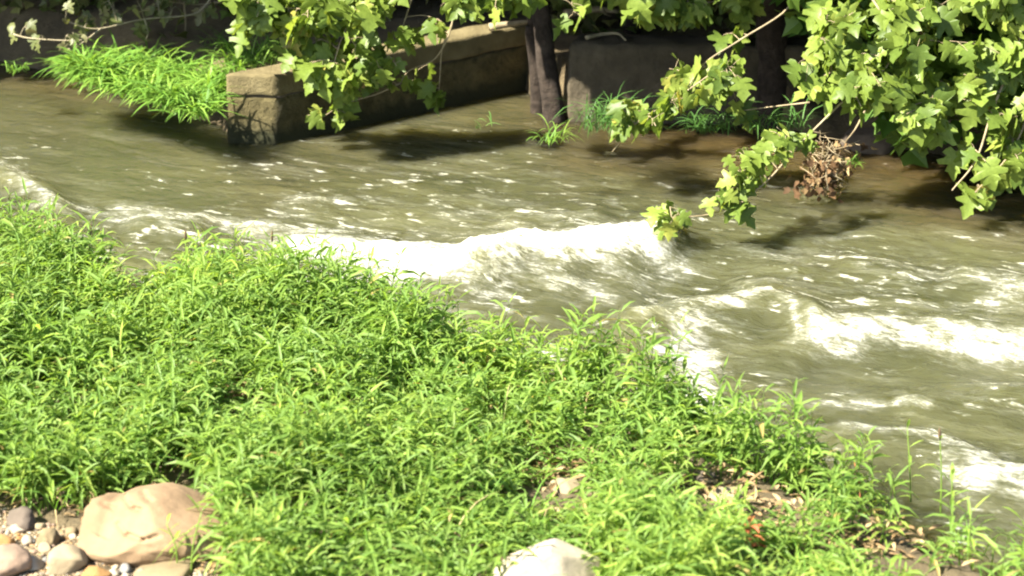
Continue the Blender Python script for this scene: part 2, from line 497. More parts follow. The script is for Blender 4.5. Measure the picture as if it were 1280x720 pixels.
# where the whitewater lies (traced on the water plane): points, half width, strength, vertical stretch
FOAM = [
    ([(375, 318), (480, 332), (560, 338), (605, 334)], 38, 1.2, 1.15),
    ([(600, 330), (650, 318), (740, 315), (818, 309)], 34, 1.3, 1.15),
    ([(330, 300), (400, 310)], 34, 0.75, 1.6),
    ([(60, 262), (170, 270), (260, 280), (360, 290), (440, 292)], 30, 0.75, 1.5),
    ([(190, 275), (215, 300)], 16, 0.7, 1.0),
    ([(0, 212), (25, 225), (45, 248), (70, 262)], 18, 0.85, 1.1),
    ([(610, 352), (660, 345), (720, 360), (760, 372)], 24, 0.8, 1.2),
    ([(790, 410), (850, 398), (920, 388), (965, 381)], 16, 0.9, 1.2),
    ([(965, 381), (990, 395), (1000, 420)], 10, 0.75, 1.0),
    ([(850, 420), (875, 450), (880, 500)], 38, 1.02, 0.8),
    ([(800, 420), (840, 430)], 30, 0.6, 1.0),
    ([(1025, 424), (1090, 423), (1160, 426), (1230, 436), (1300, 436)], 24, 0.95, 1.15),
    ([(1020, 300), (1050, 296), (1100, 302)], 9, 0.6, 1.0),
    ([(1018, 305), (1028, 316), (1060, 320)], 8, 0.5, 1.0),
    ([(1080, 335), (1150, 345), (1220, 355), (1290, 375)], 28, 0.74, 1.2),
    ([(1195, 345), (1225, 360), (1290, 380)], 16, 0.72, 1.2),
    ([(1060, 545), (1130, 550), (1200, 565), (1240, 585)], 20, 0.9, 1.2),
    ([(1215, 600), (1260, 602), (1330, 615)], 30, 0.98, 1.0),
    ([(1180, 590), (1230, 605)], 22, 0.7, 1.0),
    ([(960, 500), (1010, 510), (1090, 508), (1160, 512)], 18, 0.68, 1.3),
    ([(1150, 480), (1290, 475)], 12, 0.7, 1.3),
    ([(1100, 380), (1200, 385), (1290, 390)], 18, 0.6, 1.3),
    ([(560, 268), (640, 275), (720, 270), (760, 258)], 26, 0.62, 1.4),
    ([(370, 255), (450, 245), (520, 250)], 24, 0.58, 1.5),
    ([(830, 300), (900, 305), (960, 315), (1000, 330)], 20, 0.62, 1.2),
    ([(740, 380), (800, 395)], 16, 0.4, 1.2),
    ([(880, 360), (960, 355), (1010, 365)], 15, 0.6, 1.2),
]
# standing waves: crest line, half width in px (downstream side steeper), height in m
WAVES = [
    ([(380, 325), (480, 332), (590, 338)], 30, 0.085),
    ([(595, 340), (650, 318), (700, 322), (760, 312), (830, 298)], 26, 0.10),
    ([(620, 345), (700, 352)], 26, 0.05),
    ([(830, 352), (900, 350)], 34, -0.08),
    ([(790, 410), (880, 395), (960, 384), (1010, 400)], 26, 0.10),
    ([(870, 425), (880, 470)], 34, -0.02),
    ([(1020, 418), (1100, 412), (1200, 418), (1300, 424)], 22, 0.085),
    ([(1020, 455), (1120, 460), (1300, 465)], 24, -0.05),
    ([(1200, 345), (1290, 362)], 16, 0.05),
    ([(1060, 330), (1130, 345)], 16, 0.035),
    ([(1050, 560), (1150, 565), (1240, 600), (1330, 610)], 30, 0.07),
    ([(0, 222), (40, 238), (70, 262)], 18, 0.06),
    ([(180, 285), (240, 285)], 20, 0.05),
    ([(1140, 505), (1290, 500)], 22, 0.04),
    ([(640, 275), (740, 268)], 20, 0.03),
]
def water_fields(x, y):
    px, py = project(x, y, np.zeros_like(x))
    core = sstep(-5.5, -4.0, x) * (1 - sstep(4.0, 5.5, x)) * (1 - sstep(17.6, 18.6, y)) * sstep(9.0, 9.6, y)
    wx = px + 14 * fbm(x * 5, y * 5, 31, 3)
    wy = py + 7 * fbm(x * 5, y * 5, 41, 3)
    foam = np.zeros_like(x)
    for pts, wd, s, sy in FOAM:
        d = seg_dist(wx, wy, pts, sy)
        foam = np.maximum(foam, s * np.maximum(np.exp(-(d / wd) ** 2 * 1.0), 0.60 * np.exp(-(d / (wd * 2.6)) ** 2)))
    foam = foam + 0.10 * fbm(x * 1.3, y * 1.3, 77, 3)
    return px, py, np.clip(foam, 0, 1.3) * core, core
def water_z(x, y):
    px, py, foam, core = water_fields(x, y)
    ca, sa = math.cos(R(-24)), math.sin(R(-24))
    u, v = x * ca + y * sa, -x * sa + y * ca
    calm = 0.35 + 0.65 * sstep(200, 300, py + 0.02 * px)
    z = (0.020 * fbm(u * 1.4, v * 2.6, 21, 4) + 0.014 * fbm(u * 4.0, v * 7.5, 22, 3) + 0.006 * (1 - 2 * np.abs(fbm(u * 8.5, v * 15, 23, 3)))) * calm
    wx = px + 10 * fbm(x * 3, y * 3, 61, 2)
    wy = py + 5 * fbm(x * 3, y * 3, 62, 2)
    for pts, wd, h in WAVES:
        d = seg_dist(wx, wy, pts, 1.25)
        z = z + h * np.exp(-(d / wd) ** 2)
    # broken, lumpy surface where the water is white
    f = sstep(0.55, 1.1, foam)
    z = z + f * (0.035 * np.abs(fbm(u * 7, v * 10, 51, 4)) + 0.012 * fbm(u * 26, v * 30, 52, 2))
    d2 = yf(x) - y
    return z * core * (0.25 + 0.75 * sstep(0.0, 0.8, d2))
def water_attrs(x, y):
    px, py, foam, core = water_fields(x, y)
    fl = np.full_like(x, 0.30)
    # drifting flecks across the open water, thickest upstream at the left and over the middle
    fl = 0.45 * sstep(90, 190, py) * (1 - 0.35 * sstep(650, 900, px)) + 0.25 * sstep(240, 300, py)
    fl = fl + 0.3 * np.exp(-((px - 560) / 330) ** 2 - ((py - 245) / 45) ** 2) + 0.25 * np.exp(-((px - 1100) / 260) ** 2 - ((py - 350) / 50) ** 2)
    fl = fl * (1 - 0.6 * sstep(980, 1240, px) * (1 - sstep(250, 300, py)))
    d2 = yf(x) - y
    shal = (1 - sstep(0.3, 2.3, d2 + 0.4 * fbm(x * 1.5, y * 1.5, 91, 3))) * (0.25 + 0.75 * sstep(500, 900, px))
    shal = np.maximum(shal, (1 - sstep(0.1, 1.2, d2)) * 0.7 * (1 - sstep(60, 200, px)))
    d1 = y - yn(x)
    shal = np.maximum(shal, (1 - sstep(0.05, 0.5, d1)) * 0.8)
    return {'foam': foam, 'fleck': np.clip(fl * 1.2, 0, 1) * core, 'shallow': np.clip(shal, 0, 1)}
me = grid_mesh('river', axis(-4.4, 4.4, 0.02, 150, 22), axis(9.2, 17.6, 0.022, 120, 22), water_z, water_attrs)
me.materials.append(M['water'])
river = tag(link('river', me), 'silty olive river with white rapids rushing past the bank', kind='structure')

# ------------------------------------------------------------------ far bank wall
def rough_prism(foot, z0, z1, seg, amp, seed, bev=0.012, joint=None):
    """foot: 4 corner (x, y) points counter-clockwise; seg = (along, across, up)"""
    bm = bmesh.new()
    a, bq, c, d = [Vector((p[0], p[1], 0)) for p in foot]
    na, nc, nu = seg
    def pt(i, j, k):
        u, v, h = i / na, j / nc, k / nu
        p = a.lerp(bq, u).lerp(d.lerp(c, u), v)
        p.z = z0 + (z1 - z0) * h
        return p
    idx = {}
    def V(i, j, k):
        key = (i, j, k)
        if key not in idx:
            idx[key] = bm.verts.new(pt(*key))
        return idx[key]
    for i in range(na):
        for j in range(nc):
            bm.faces.new((V(i, j, nu), V(i + 1, j, nu), V(i + 1, j + 1, nu), V(i, j + 1, nu)))
            bm.faces.new((V(i, j, 0), V(i, j + 1, 0), V(i + 1, j + 1, 0), V(i + 1, j, 0)))
    for i in range(na):
        for k in range(nu):
            bm.faces.new((V(i, 0, k), V(i + 1, 0, k), V(i + 1, 0, k + 1), V(i, 0, k + 1)))
            bm.faces.new((V(i, nc, k), V(i, nc, k + 1), V(i + 1, nc, k + 1), V(i + 1, nc, k)))
    for j in range(nc):
        for k in range(nu):
            bm.faces.new((V(0, j, k), V(0, j, k + 1), V(0, j + 1, k + 1), V(0, j + 1, k)))
            bm.faces.new((V(na, j, k), V(na, j + 1, k), V(na, j + 1, k + 1), V(na, j, k + 1)))
    bm.normal_update()
    cen = sum((v.co for v in bm.verts), Vector()) / len(bm.verts)
    new = {}
    for v in bm.verts:
        n1 = mnoise.fractal(v.co * 5 + Vector((seed, 0, 0)), 0.8, 2.0, 5)
        n2 = mnoise.noise(v.co * 22 + Vector((0, seed, 0)))
        off = v.normal * (amp * n1 + amp * 0.35 * n2)
        edge = sum(1 for (q, mxv) in zip([k for k, vv in ()], ()) ) if False else 0
        new[v] = v.co + off
    for k, v in idx.items():
        on = (k[0] in (0, na)) + (k[1] in (0, nc)) + (k[2] in (0, nu))
        p = new[v]
        if on >= 2:      # worn arrises
            q = Vector((cen.x + (p.x - cen.x), cen.y + (p.y - cen.y), p.z))
            inward = -v.normal
            p = p + inward * bev * (1.0 + 0.9 * mnoise.noise(p * 9)) * (1.4 if on == 3 else 1.0)
        v.co = p
    bm.normal_update()
    me = bpy.data.meshes.new('prism')
    bm.to_mesh(me); bm.free()
    me.polygons.foreach_set('use_smooth', [True] * len(me.polygons))
    return me

def ab(p, q, u): return (p.x + (q.x - p.x) * u, p.y + (q.y - p.y) * u)
WLEN = (WALL_B - WALL_A).length
wall = empty('concrete_wall', (WALL_A.x, WALL_A.y, 0))
tag(wall, 'low weathered concrete wall with its sunlit end beside the bright reeds', 'wall')
e2 = WALL_A + wdir * (WLEN + 0.12)
off = WALL_L - WALL_A
shr = 0.012
ft = [(WALL_A.x, WALL_A.y), (e2.x, e2.y), (e2.x + off.x, e2.y + off.y), (WALL_L.x, WALL_L.y)]
me = rough_prism(ft, -0.45, 0.328, (70, 14, 26), 0.011, 3.1, 0.005)
me.materials.append(M['concrete_low'])
tag(link('lower_course', me, wall), 'pitted stained lower course')
ft2 = [(x + 0.002, y - 0.003) for x, y in ft]
me = rough_prism(ft2, 0.333, 0.485, (70, 14, 9), 0.008, 8.2, 0.006)
me.materials.append(M['concrete'])
link('upper_course', me, wall)
# thin bed of mortar set back in the joint
me = rough_prism([(x + 0.02 * (1 if i in (0, 3) else -1), y + 0.018) for i, (x, y) in enumerate(ft)], 0.318, 0.345, (30, 4, 1), 0.002, 5.0, 0.0)
me.materials.append(M['stone_dark'])
link('mortar_joint', me, wall)

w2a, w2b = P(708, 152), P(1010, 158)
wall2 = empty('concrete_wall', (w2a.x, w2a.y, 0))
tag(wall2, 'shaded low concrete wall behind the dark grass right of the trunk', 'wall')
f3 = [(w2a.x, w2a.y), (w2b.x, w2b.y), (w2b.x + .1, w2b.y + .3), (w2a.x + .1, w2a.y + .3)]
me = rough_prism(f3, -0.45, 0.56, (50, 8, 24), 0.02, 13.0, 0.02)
me.materials.append(M['shade_toned_concrete'])
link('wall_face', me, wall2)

# ------------------------------------------------------------------ stones
def rock_mesh(name, mat, seed, sub=4, amp=0.18, ang=0.0, dims=(1, 1, 1), freq=1.6, crack=None, fine=0.02):
    bm = bmesh.new()
    bmesh.ops.create_icosphere(bm, subdivisions=sub, radius=1.0)
    rs = random.Random(seed)
    planes = []
    for _ in range(int(9 * ang)):
        n = Vector((rs.gauss(0, 1), rs.gauss(0, 1), rs.gauss(0, 1))).normalized()
        planes.append((n, rs.uniform(0.55, 0.85)))
    so_ = Vector((seed * 3.7, seed * 1.3, seed * 0.7))
    for v in bm.verts:
        p = v.co.copy()
        p *= 1 + amp * mnoise.fractal(p * freq + so_, 1.0, 2.0, 4)
        for n, d in planes:
            e = p.dot(n) - d
            if e > 0: p -= n * e * 0.92
        p *= 1 + fine * mnoise.fractal(p * 6 + so_, 0.9, 2.0, 4)
        p = Vector((p.x * dims[0], p.y * dims[1], p.z * dims[2]))
        if crack:
            p = crack(p)
        v.co = p
    me = bpy.data.meshes.new(name)
    bm.to_mesh(me); bm.free()
    me.polygons.foreach_set('use_smooth', [True] * len(me.polygons))
    me.materials.append(mat)
    return me

def gz(x, y): return float(ground_z(np.array([x]), np.array([y]))[0])
def on_ground(px, py):
    p = P(px, py, 0.15)
    for _ in range(4):
        p = P(px, py, gz(p.x, p.y))
    return p

# the big boulder
bc = on_ground(186, 690)
cracks = [((-0.145, 0.155), (-0.05, 0.10), (-0.01, 0.095)), ((-0.20, 0.105), (-0.135, 0.085)), ((-0.105, 0.035), (-0.05, 0.0), (0.03, -0.015), (0.09, 0.0)),
          ((-0.04, 0.16), (0.02, 0.13))]
def boulder_shape(p):
    x, y, z = p
    # shoulder on the left, tail falling away to the right
    z *= 1.0 - 0.38 * max(0.0, min(1, (x - 0.08) / 0.26)) ** 1.5
    z += 0.022 * math.exp(-((x - 0.02) / 0.10) ** 2) * (1 if z > 0 else 0)
    z -= 0.018 * math.exp(-((x + 0.16) / 0.035) ** 2) * (1 if z > 0.05 else 0)
    q = Vector((x, y, z))
    if y < 0.1:
        for c in cracks:
            for a, bq in zip(c[:-1], c[1:]):
                ax, az, bx_, bz = a[0], a[1], bq[0], bq[1]
                zz = z * 0.93 + y * 0.36      # height as seen from the river bank
                dx, dz = bx_ - ax, bz - az
                tt = max(0, min(1, ((x - ax) * dx + (zz - az) * dz) / (dx * dx + dz * dz)))
                dd = math.hypot(x - ax - tt * dx, zz - az - tt * dz) + 0.004 * mnoise.noise(q * 40)
                if dd < 0.013:
                    q = q + Vector((0, 0.022, -0.012)) * (1 - max(dd, 0) / 0.013)
    return q
me = rock_mesh('boulder', M['boulder'], 12, 6, 0.07, 0.25, (0.38, 0.27, 0.148), 1.2, boulder_shape, 0.014)
o = tag(link('boulder', me), 'large cracked tan boulder on the gravel at the lower left', 'boulder')
o.location = (bc.x, bc.y + 0.10, bc.z + 0.05)
o.rotation_euler = (0, 0, R(-6))

b2 = on_ground(688, 738)
me = rock_mesh('boulder', M['stone_cream'], 23, 5, 0.10, 1.6, (0.28, 0.24, 0.185), 1.4, None, 0.015)
o = tag(link('boulder', me), 'pale angular boulder rising from the weeds at the bottom edge', 'boulder')
o.location = (b2.x, b2.y + 0.02, b2.z + 0.02)
o.rotation_euler = (0, R(14), R(20))

# cobbles one can pick out: px, py, width px, height px, material, label
COB = [
    (8, 702, 62, 40, 'stone_pink', 'rounded pink stone cut by the lower left corner', .3),
    (85, 699, 62, 34, 'stone_pale', 'flat pale stone against the foot of the tan boulder', .8),
    (40, 704, 36, 18, 'stone_white', 'cream stone between the pink corner stone and the flat pale stone', .8),
    (205, 712, 84, 14, 'stone_tan', 'long pale slab lying under the right side of the tan boulder', 1.1),
    (30, 648, 46, 30, 'stone_dark', 'dark shaded stone under the overhanging weeds at left', .6),
    (22, 661, 22, 13, 'stone_white', 'bright white cobble in front of the dark stone', 1.0),
    (60, 672, 32, 24, 'stone_tan', 'tan cobble with rounded top left of the boulder', .6),
    (34, 675, 18, 13, 'stone_white', 'small cream cobble left of the rounded tan cobble', .8),
    (57, 684, 20, 15, 'stone_pale', 'small pale cobble in front of the rounded tan cobble', .7),
    (6, 676, 26, 20, 'stone_orange', 'rust brown stone at the left edge above the pink stone', .7),
    (122, 715, 36, 20, 'stone_orange', 'orange stone below the front of the tan boulder', .9),
    (157, 711, 16, 14, 'stone_grey', 'small grey pebble right of the orange stone', .3),
    (143, 716, 14, 12, 'stone_white', 'small white pebble between orange stone and grey pebble', .3),
    (180, 716, 20, 12, 'stone_pink', 'pinkish pebble beside the grey pebble under the slab', .5),
    (90, 664, 18, 12, 'stone_tan', 'small tan stone wedged against the boulder on its left side', .5),
    (50, 657, 16, 10, 'stone_pale', 'pale pebble just right of the dark shaded stone', .6),
    (404, 720, 22, 14, 'stone_white', 'small white stone alone in the weeds at the bottom edge', .8),
    (905, 617, 52, 14, 'stone_pale', 'flat pale stone in the bare gap near the waterline', 1.0),
    (848, 584, 42, 20, 'stone_tan', 'tan stone at the edge of the weeds by the dark hollow', .7),
    (880, 597, 34, 20, 'stone_dark', 'dark wet stone in the hollow beside the tan stone', .5),
    (706, 606, 40, 18, 'stone_pale', 'half buried pale stone among dead leaves in the weeds', .8),
]
for i, (px, py, wp, hp, mt, lab, ang) in enumerate(COB):
    p = on_ground(px, py + hp * 0.3)
    s = (p - cam.location).length / FPX
    me = rock_mesh('cobble', M[mt], 40 + i * 3, 4 if wp > 30 else 3, 0.16, ang, (wp * s * .5, wp * s * .46, max(hp * s * .56, 0.012)), 1.4, None, 0.02)
    o = tag(link('cobble', me), lab, 'stone', 'loose stones on the near bank')
    o.location = (p.x, p.y, p.z + hp * s * 0.22)
    o.rotation_euler = (random.uniform(-.15, .15), random.uniform(-.15, .15), random.uniform(-.5, .5))

# small gravel stones, each of its own
def in_gravel(px, py):
    if not (-60 < px < 300): return False
    top = np.interp(px, [-60, 0, 60, 110, 300], [632, 634, 655, 664, 690])
    return py > top
protos = []
for k, mt in enumerate(['stone_pale', 'stone_white', 'stone_tan', 'stone_orange', 'stone_grey', 'stone_pink', 'stone_dark']):
    for s in range(2):
        protos.append(rock_mesh('pebble', M[mt], 200 + k * 7 + s, 2, 0.2, 0.9, (1, 0.85, 0.6), 1.3, None, 0.02))
GR = 'small pebbles around the tan boulder'
cnt = 0
occupied = [(c[0], c[1], c[2] * .42, c[3] * .42) for c in COB[:16]]
tries = 0
while cnt < 90 and tries < 5000:
    tries += 1
    px, py = random.uniform(-10, 290), random.uniform(636, 726)
    if not in_gravel(px, py): continue
    if any(abs(px - a) < c and abs(py - bq) < d for a, bq, c, d in occupied): continue
    if 95 < px < 280 and py < 700: continue
    p = on_ground(px, py)
    r_ = random.uniform(0.010, 0.022)
    o = link('pebble', (pm := random.choice(protos)))
    hue = pm.materials[0].name.split('_')[0]
    near_c = min(COB[:16], key=lambda c: (c[0] - px) ** 2 + 4 * (c[1] - py) ** 2)
    side = {8: 'the pink corner stone', 85: 'the flat pale stone', 40: 'the small cream stone', 205: 'the long slab', 30: 'the dark shaded stone',
            22: 'the bright white cobble', 60: 'the rounded tan cobble', 34: 'the cream cobble', 57: 'the pale cobble', 6: 'the rust brown stone',
            122: 'the orange stone', 157: 'the grey pebble', 143: 'the white pebble', 180: 'the pinkish pebble', 90: 'the wedged tan stone', 50: 'the pale stone by the weeds'}[near_c[0]]
    rel = ('just right of' if px > near_c[0] else 'just left of') if abs(px - near_c[0]) > near_c[2] * .45 else ('behind' if py < near_c[1] else 'in front of')
    tag(o, f'small {hue} pebble {rel} {side} in the gravel', 'pebble', GR)
    o.location = (p.x, p.y, p.z + r_ * 0.25)
    o.scale = (r_, r_ * random.uniform(.7, 1), r_ * random.uniform(.7, 1.1))
    o.rotation_euler = (random.uniform(-.4, .4), random.uniform(-.4, .4), random.uniform(0, 6))
    occupied.append((px, py, 5, 3))
    cnt += 1

# fine gravel, too small to count
vv, ff = [], []
base_bm = bmesh.new(); bmesh.ops.create_icosphere(base_bm, subdivisions=1, radius=1)
bv = np.array([v.co[:] for v in base_bm.verts]); bf = np.array([[v.index for v in f.verts] for f in base_bm.faces]); base_bm.free()
gtint = []
k = 0
for _ in range(9000):
    px, py = random.uniform(-60, 320), random.uniform(630, 760)
    if not in_gravel(px, py): continue
    p = on_ground(px, py)
    s = random.uniform(.003, .010)
    q = bv * (1 + 0.25 * rng.standard_normal((len(bv), 1))) * np.array([s, s * random.uniform(.6, 1), s * .6])
    a = random.uniform(0, 6.3); ca, sa = math.cos(a), math.sin(a)
    q = np.stack([q[:, 0] * ca - q[:, 1] * sa, q[:, 0] * sa + q[:, 1] * ca, q[:, 2]], 1) + np.array([p.x, p.y, p.z + s * .2])
    vv.append(q); ff.append(bf + k * len(bv)); k += 1
    gtint.append(np.full(len(bv), random.random()))
me = np_mesh('gravel', np.concatenate(vv), [np.concatenate(ff)], {'tint': np.concatenate(gtint)})
gm, gt, gb = new_mat('gravel_mix')
ga = N(gt, 'ShaderNodeAttribute', attribute_name='tint')
gr = ramp(gt, [(0, (0.06, 0.045, 0.026)), (0.35, (0.17, 0.125, 0.065)), (0.6, (0.29, 0.23, 0.14)), (0.8, (0.26, 0.145, 0.055)), (1, (0.34, 0.30, 0.24))], ga.outputs['Fac'])
gt.links.new(gr.outputs[0], gb.inputs['Base Color']); gb.inputs['Roughness'].default_value = .85
me.materials.append(gm)
tag(link('gravel', me), 'fine tan gravel spread round the big boulder', 'gravel', kind='stuff')

# far bank rock
p = P(1098, 188)
me = rock_mesh('rock', M['stone_dark'], 71, 4, 0.2, 1.0, (0.22, 0.18, 0.13), 1.4)
o = tag(link('rock', me), 'dark grey rock at the far waterline behind the brown debris', 'rock')
o.location = (p.x, p.y + .1, 0.03)

# ------------------------------------------------------------------ weeds of the near bank (uncountable)
def plant_fields(n_try):
    x = rng.uniform(-3.9, 3.0, n_try); y = rng.uniform(8.2, 14.0, n_try)
    z = ground_z(x, y)
    px, py = project(x, y, z)
    d1 = yn(x) - y
    keep = (d1 > -0.10) & (px > -140) & (px < 1420) & (py < 900)
    dens = np.ones_like(x)
    # open gravel at the lower left
    top = np.interp(px, [-200, 0, 60, 130, 230, 275, 300], [636, 640, 655, 640, 638, 660, 900])
    dens = np.where((px < 300) & (py > top - 6), 0.0, dens)
    for (cx, cy, rx, ry, k) in [(690, 618, 60, 44, .95), (885, 628, 74, 42, .97), (300, 510, 44, 46, .6), (170, 400, 40, 26, .75),
                                (690, 740, 70, 40, 1.0), (690, 800, 74, 50, 1.0), (405, 740, 18, 16, .9), (790, 600, 34, 26, .7), (940, 732, 44, 40, .85), (640, 650, 44, 26, .5),
                                (1080, 700, 100, 46, .85), (1180, 720, 60, 40, .7), (985, 650, 56, 34, .8), (820, 690, 60, 26, .4), (560, 730, 60, 22, .45), (480, 520, 50, 22, .4), (100, 500, 60, 20, .35)]:
        dens = dens * (1 - k * np.exp(-(((px - cx) / rx) ** 2 + ((py - cy) / ry) ** 2) ** 1.5))
    dens = dens * (1 - 0.70 * sstep(960, 1110, px))
    clump = fbm(x * 2.3, y * 2.3, 101, 3)
    dens = dens * np.clip(0.66 + 0.95 * clump, 0.08, 1)
    dens = np.where(d1 < 0.05, dens * 0.5, dens)
    keep &= rng.uniform(0, 1, n_try) < dens
    return x[keep], y[keep], z[keep], px[keep], py[keep], d1[keep], clump[keep]

def leaf_arrays(base, hdir, L, W, up, droop, roll):
    """narrow arching leaves: 8 verts each"""
    side = np.stack([-hdir[:, 1], hdir[:, 0], roll], 1)
    side /= np.linalg.norm(side, axis=1, keepdims=True)
    zz = np.array([0, 0, 1.0])
    def c(s):
        return base + hdir * (L * s * 0.93)[:, None] + zz * (L * (up * s - droop * s * s))[:, None]
    c0, c1, c2, c3 = c(np.full(len(L), .02)), c(np.full(len(L), .30)), c(np.full(len(L), .66)), c(np.full(len(L), 1.0))
    w1, w2 = (W * .5)[:, None], (W * .40)[:, None]
    lift = zz * (W * .22)[:, None]
    V = np.stack([c0, c1 - side * w1 + lift, c1, c1 + side * w1 + lift, c2 - side * w2 + lift, c2, c2 + side * w2 + lift, c3], 1)
    k = np.arange(len(L))[:, None] * 8
    T = np.concatenate([k + np.array([[0, 2, 1]]), k + np.array([[0, 3, 2]]), k + np.array([[4, 5, 7]]), k + np.array([[5, 6, 7]])])
    Qd = np.concatenate([k + np.array([[1, 2, 5, 4]]), k + np.array([[2, 3, 6, 5]])])
    return V.reshape(-1, 3), T, Qd

def build_weeds():
    x, y, z, px, py, d1, clump = plant_fields(13500)
    n = len(x)
    H = 0.30 + 0.19 * fbm(x * 1.9, y * 1.9, 131, 3) + 0.065 * rng.standard_normal(n)
    H = H * (1 - 0.45 * np.exp(-((px - 185) / 45) ** 2 - ((py - 395) / 40) ** 2))
    H = H * (1 - 0.35 * np.exp(-((px - 690) / 90) ** 2 - ((py - 620) / 50) ** 2))
    H = H * (1 - 0.25 * sstep(0.9, 1.4, d1) * sstep(300, 500, px) * (1 - sstep(700, 900, px)))
    for (cx, cy, rx, ry, k) in [(690, 650, 75, 50, .62), (885, 665, 85, 50, .66), (300, 535, 50, 50, .5), (690, 790, 90, 60, .7), (1060, 735, 120, 60, .55), (980, 690, 60, 50, .45),
                                (950, 745, 60, 40, .5), (480, 560, 60, 40, .3), (800, 640, 40, 40, .4)]:
        H = H * (1 - k * np.exp(-(((px - cx) / rx) ** 2 + ((py - cy) / ry) ** 2) ** 1.5))
    # taller stands along the water and in tufts
    for (cx, cy, rx, ry, k) in [(280, 400, 70, 34, .30), (60, 370, 60, 40, .15), (730, 520, 90, 36, .28), (420, 440, 60, 30, .12), (560, 640, 70, 40, .2), (780, 680, 50, 40, .25)]:
        H = H * (1 + k * np.exp(-(((px - cx) / rx) ** 2 + ((py - cy) / ry) ** 2)))
    tall = rng.uniform(0, 1, n) < 0.12
    H = np.where(tall, H * rng.uniform(1.15, 1.5, n), H)
    H = np.clip(H, 0.09, 0.56)
    la = rng.uniform(0, 2 * math.pi, n)
    lm = rng.uniform(0.0, 0.30, n) * H
    lean = np.stack([np.cos(la) * lm + 0.03, np.sin(la) * lm - 0.03, np.zeros(n)], 1)
    root = np.stack([x, y, z - 0.02], 1)
    zz = np.array([0, 0, 1.0])
    tintp = np.clip(0.52 + 0.26 * fbm(x * 1.1, y * 1.1, 151, 3) + 0.13 * rng.standard_normal(n) + .08 * (py > 0) * 0, 0.05, 1)
    VV, TT, QQ, tt = [], [], [], []
    off = 0
    # stems: three-sided, two segments
    def stem_at(s):
        return root + zz * (H * s)[:, None] + lean * (s ** 1.6)
    rings = []
    for s, r_ in ((0, .0035), (.55, .003), (1.0, .0014)):
        c = stem_at(s)
        for k in range(3):
            a = k * 2.0944
            rings.append(c + np.array([math.cos(a) * r_, math.sin(a) * r_, 0]))
    V = np.stack(rings, 1)
    kk = np.arange(n)[:, None] * 9
    q = []
    for lv in range(2):
        for k in range(3):
            q.append(kk + np.array([[lv * 3 + k, lv * 3 + (k + 1) % 3, lv * 3 + 3 + (k + 1) % 3, lv * 3 + 3 + k]]))
    VV.append(V.reshape(-1, 3)); QQ.append(np.concatenate(q)); tt.append(np.repeat(tintp * .8 + .1, 9)); off = n * 9
    # leaves: opposite pairs
    NP = 8
    phi0 = rng.uniform(0, 6.283, n)
    for j in range(NP):
        s = 0.24 + 0.76 * (j / (NP - 1)) ** 0.9
        for sgn in (0, math.pi):
            msk = rng.uniform(0, 1, n) < (0.55 if j < 2 else 0.95)
            idx = np.nonzero(msk)[0]
            if not len(idx): continue
            ph = phi0[idx] + j * 1.62 + sgn + rng.normal(0, .3, len(idx))
            hd = np.stack([np.cos(ph), np.sin(ph), np.zeros(len(idx))], 1)
            env = 0.62 + 0.5 * math.sin(math.pi * min(1, s * 1.02))
            if j == NP - 1: env *= 0.8
            L = 0.155 * env * rng.uniform(.7, 1.3, len(idx)) * (0.75 + 0.8 * (H[idx] - .13))
            W = L * rng.uniform(.085, .14, len(idx)) + .002
            up = rng.uniform(.25, .75, len(idx)) + 0.55 * max(0, s - .7) / .3
            dr = rng.uniform(.25, .95, len(idx))
            roll = rng.normal(0, .4, len(idx))
            V, T, Qd = leaf_arrays(stem_at(s)[idx], hd, L, W, up, dr, roll)
            VV.append(V); TT.append(T + off); QQ.append(Qd + off); off += len(V)
            lt = tintp[idx] + rng.normal(0, .15, len(idx))
            dead = rng.uniform(0, 1, len(idx)) < (.05 if j < 3 else .006)
            lt = np.where(dead, 0.0, np.clip(lt, 0.06, 1))
            tt.append(np.repeat(lt, 8))
    return np_mesh('weeds', np.concatenate(VV), [np.concatenate(TT), np.concatenate(QQ)], {'tint': np.concatenate(tt)}), n
me, nplants = build_weeds()
me.materials.append(M['weed'])
tag(link('weeds', me), 'dense bright green narrow leaved weeds covering the near bank', 'weeds', kind='stuff')

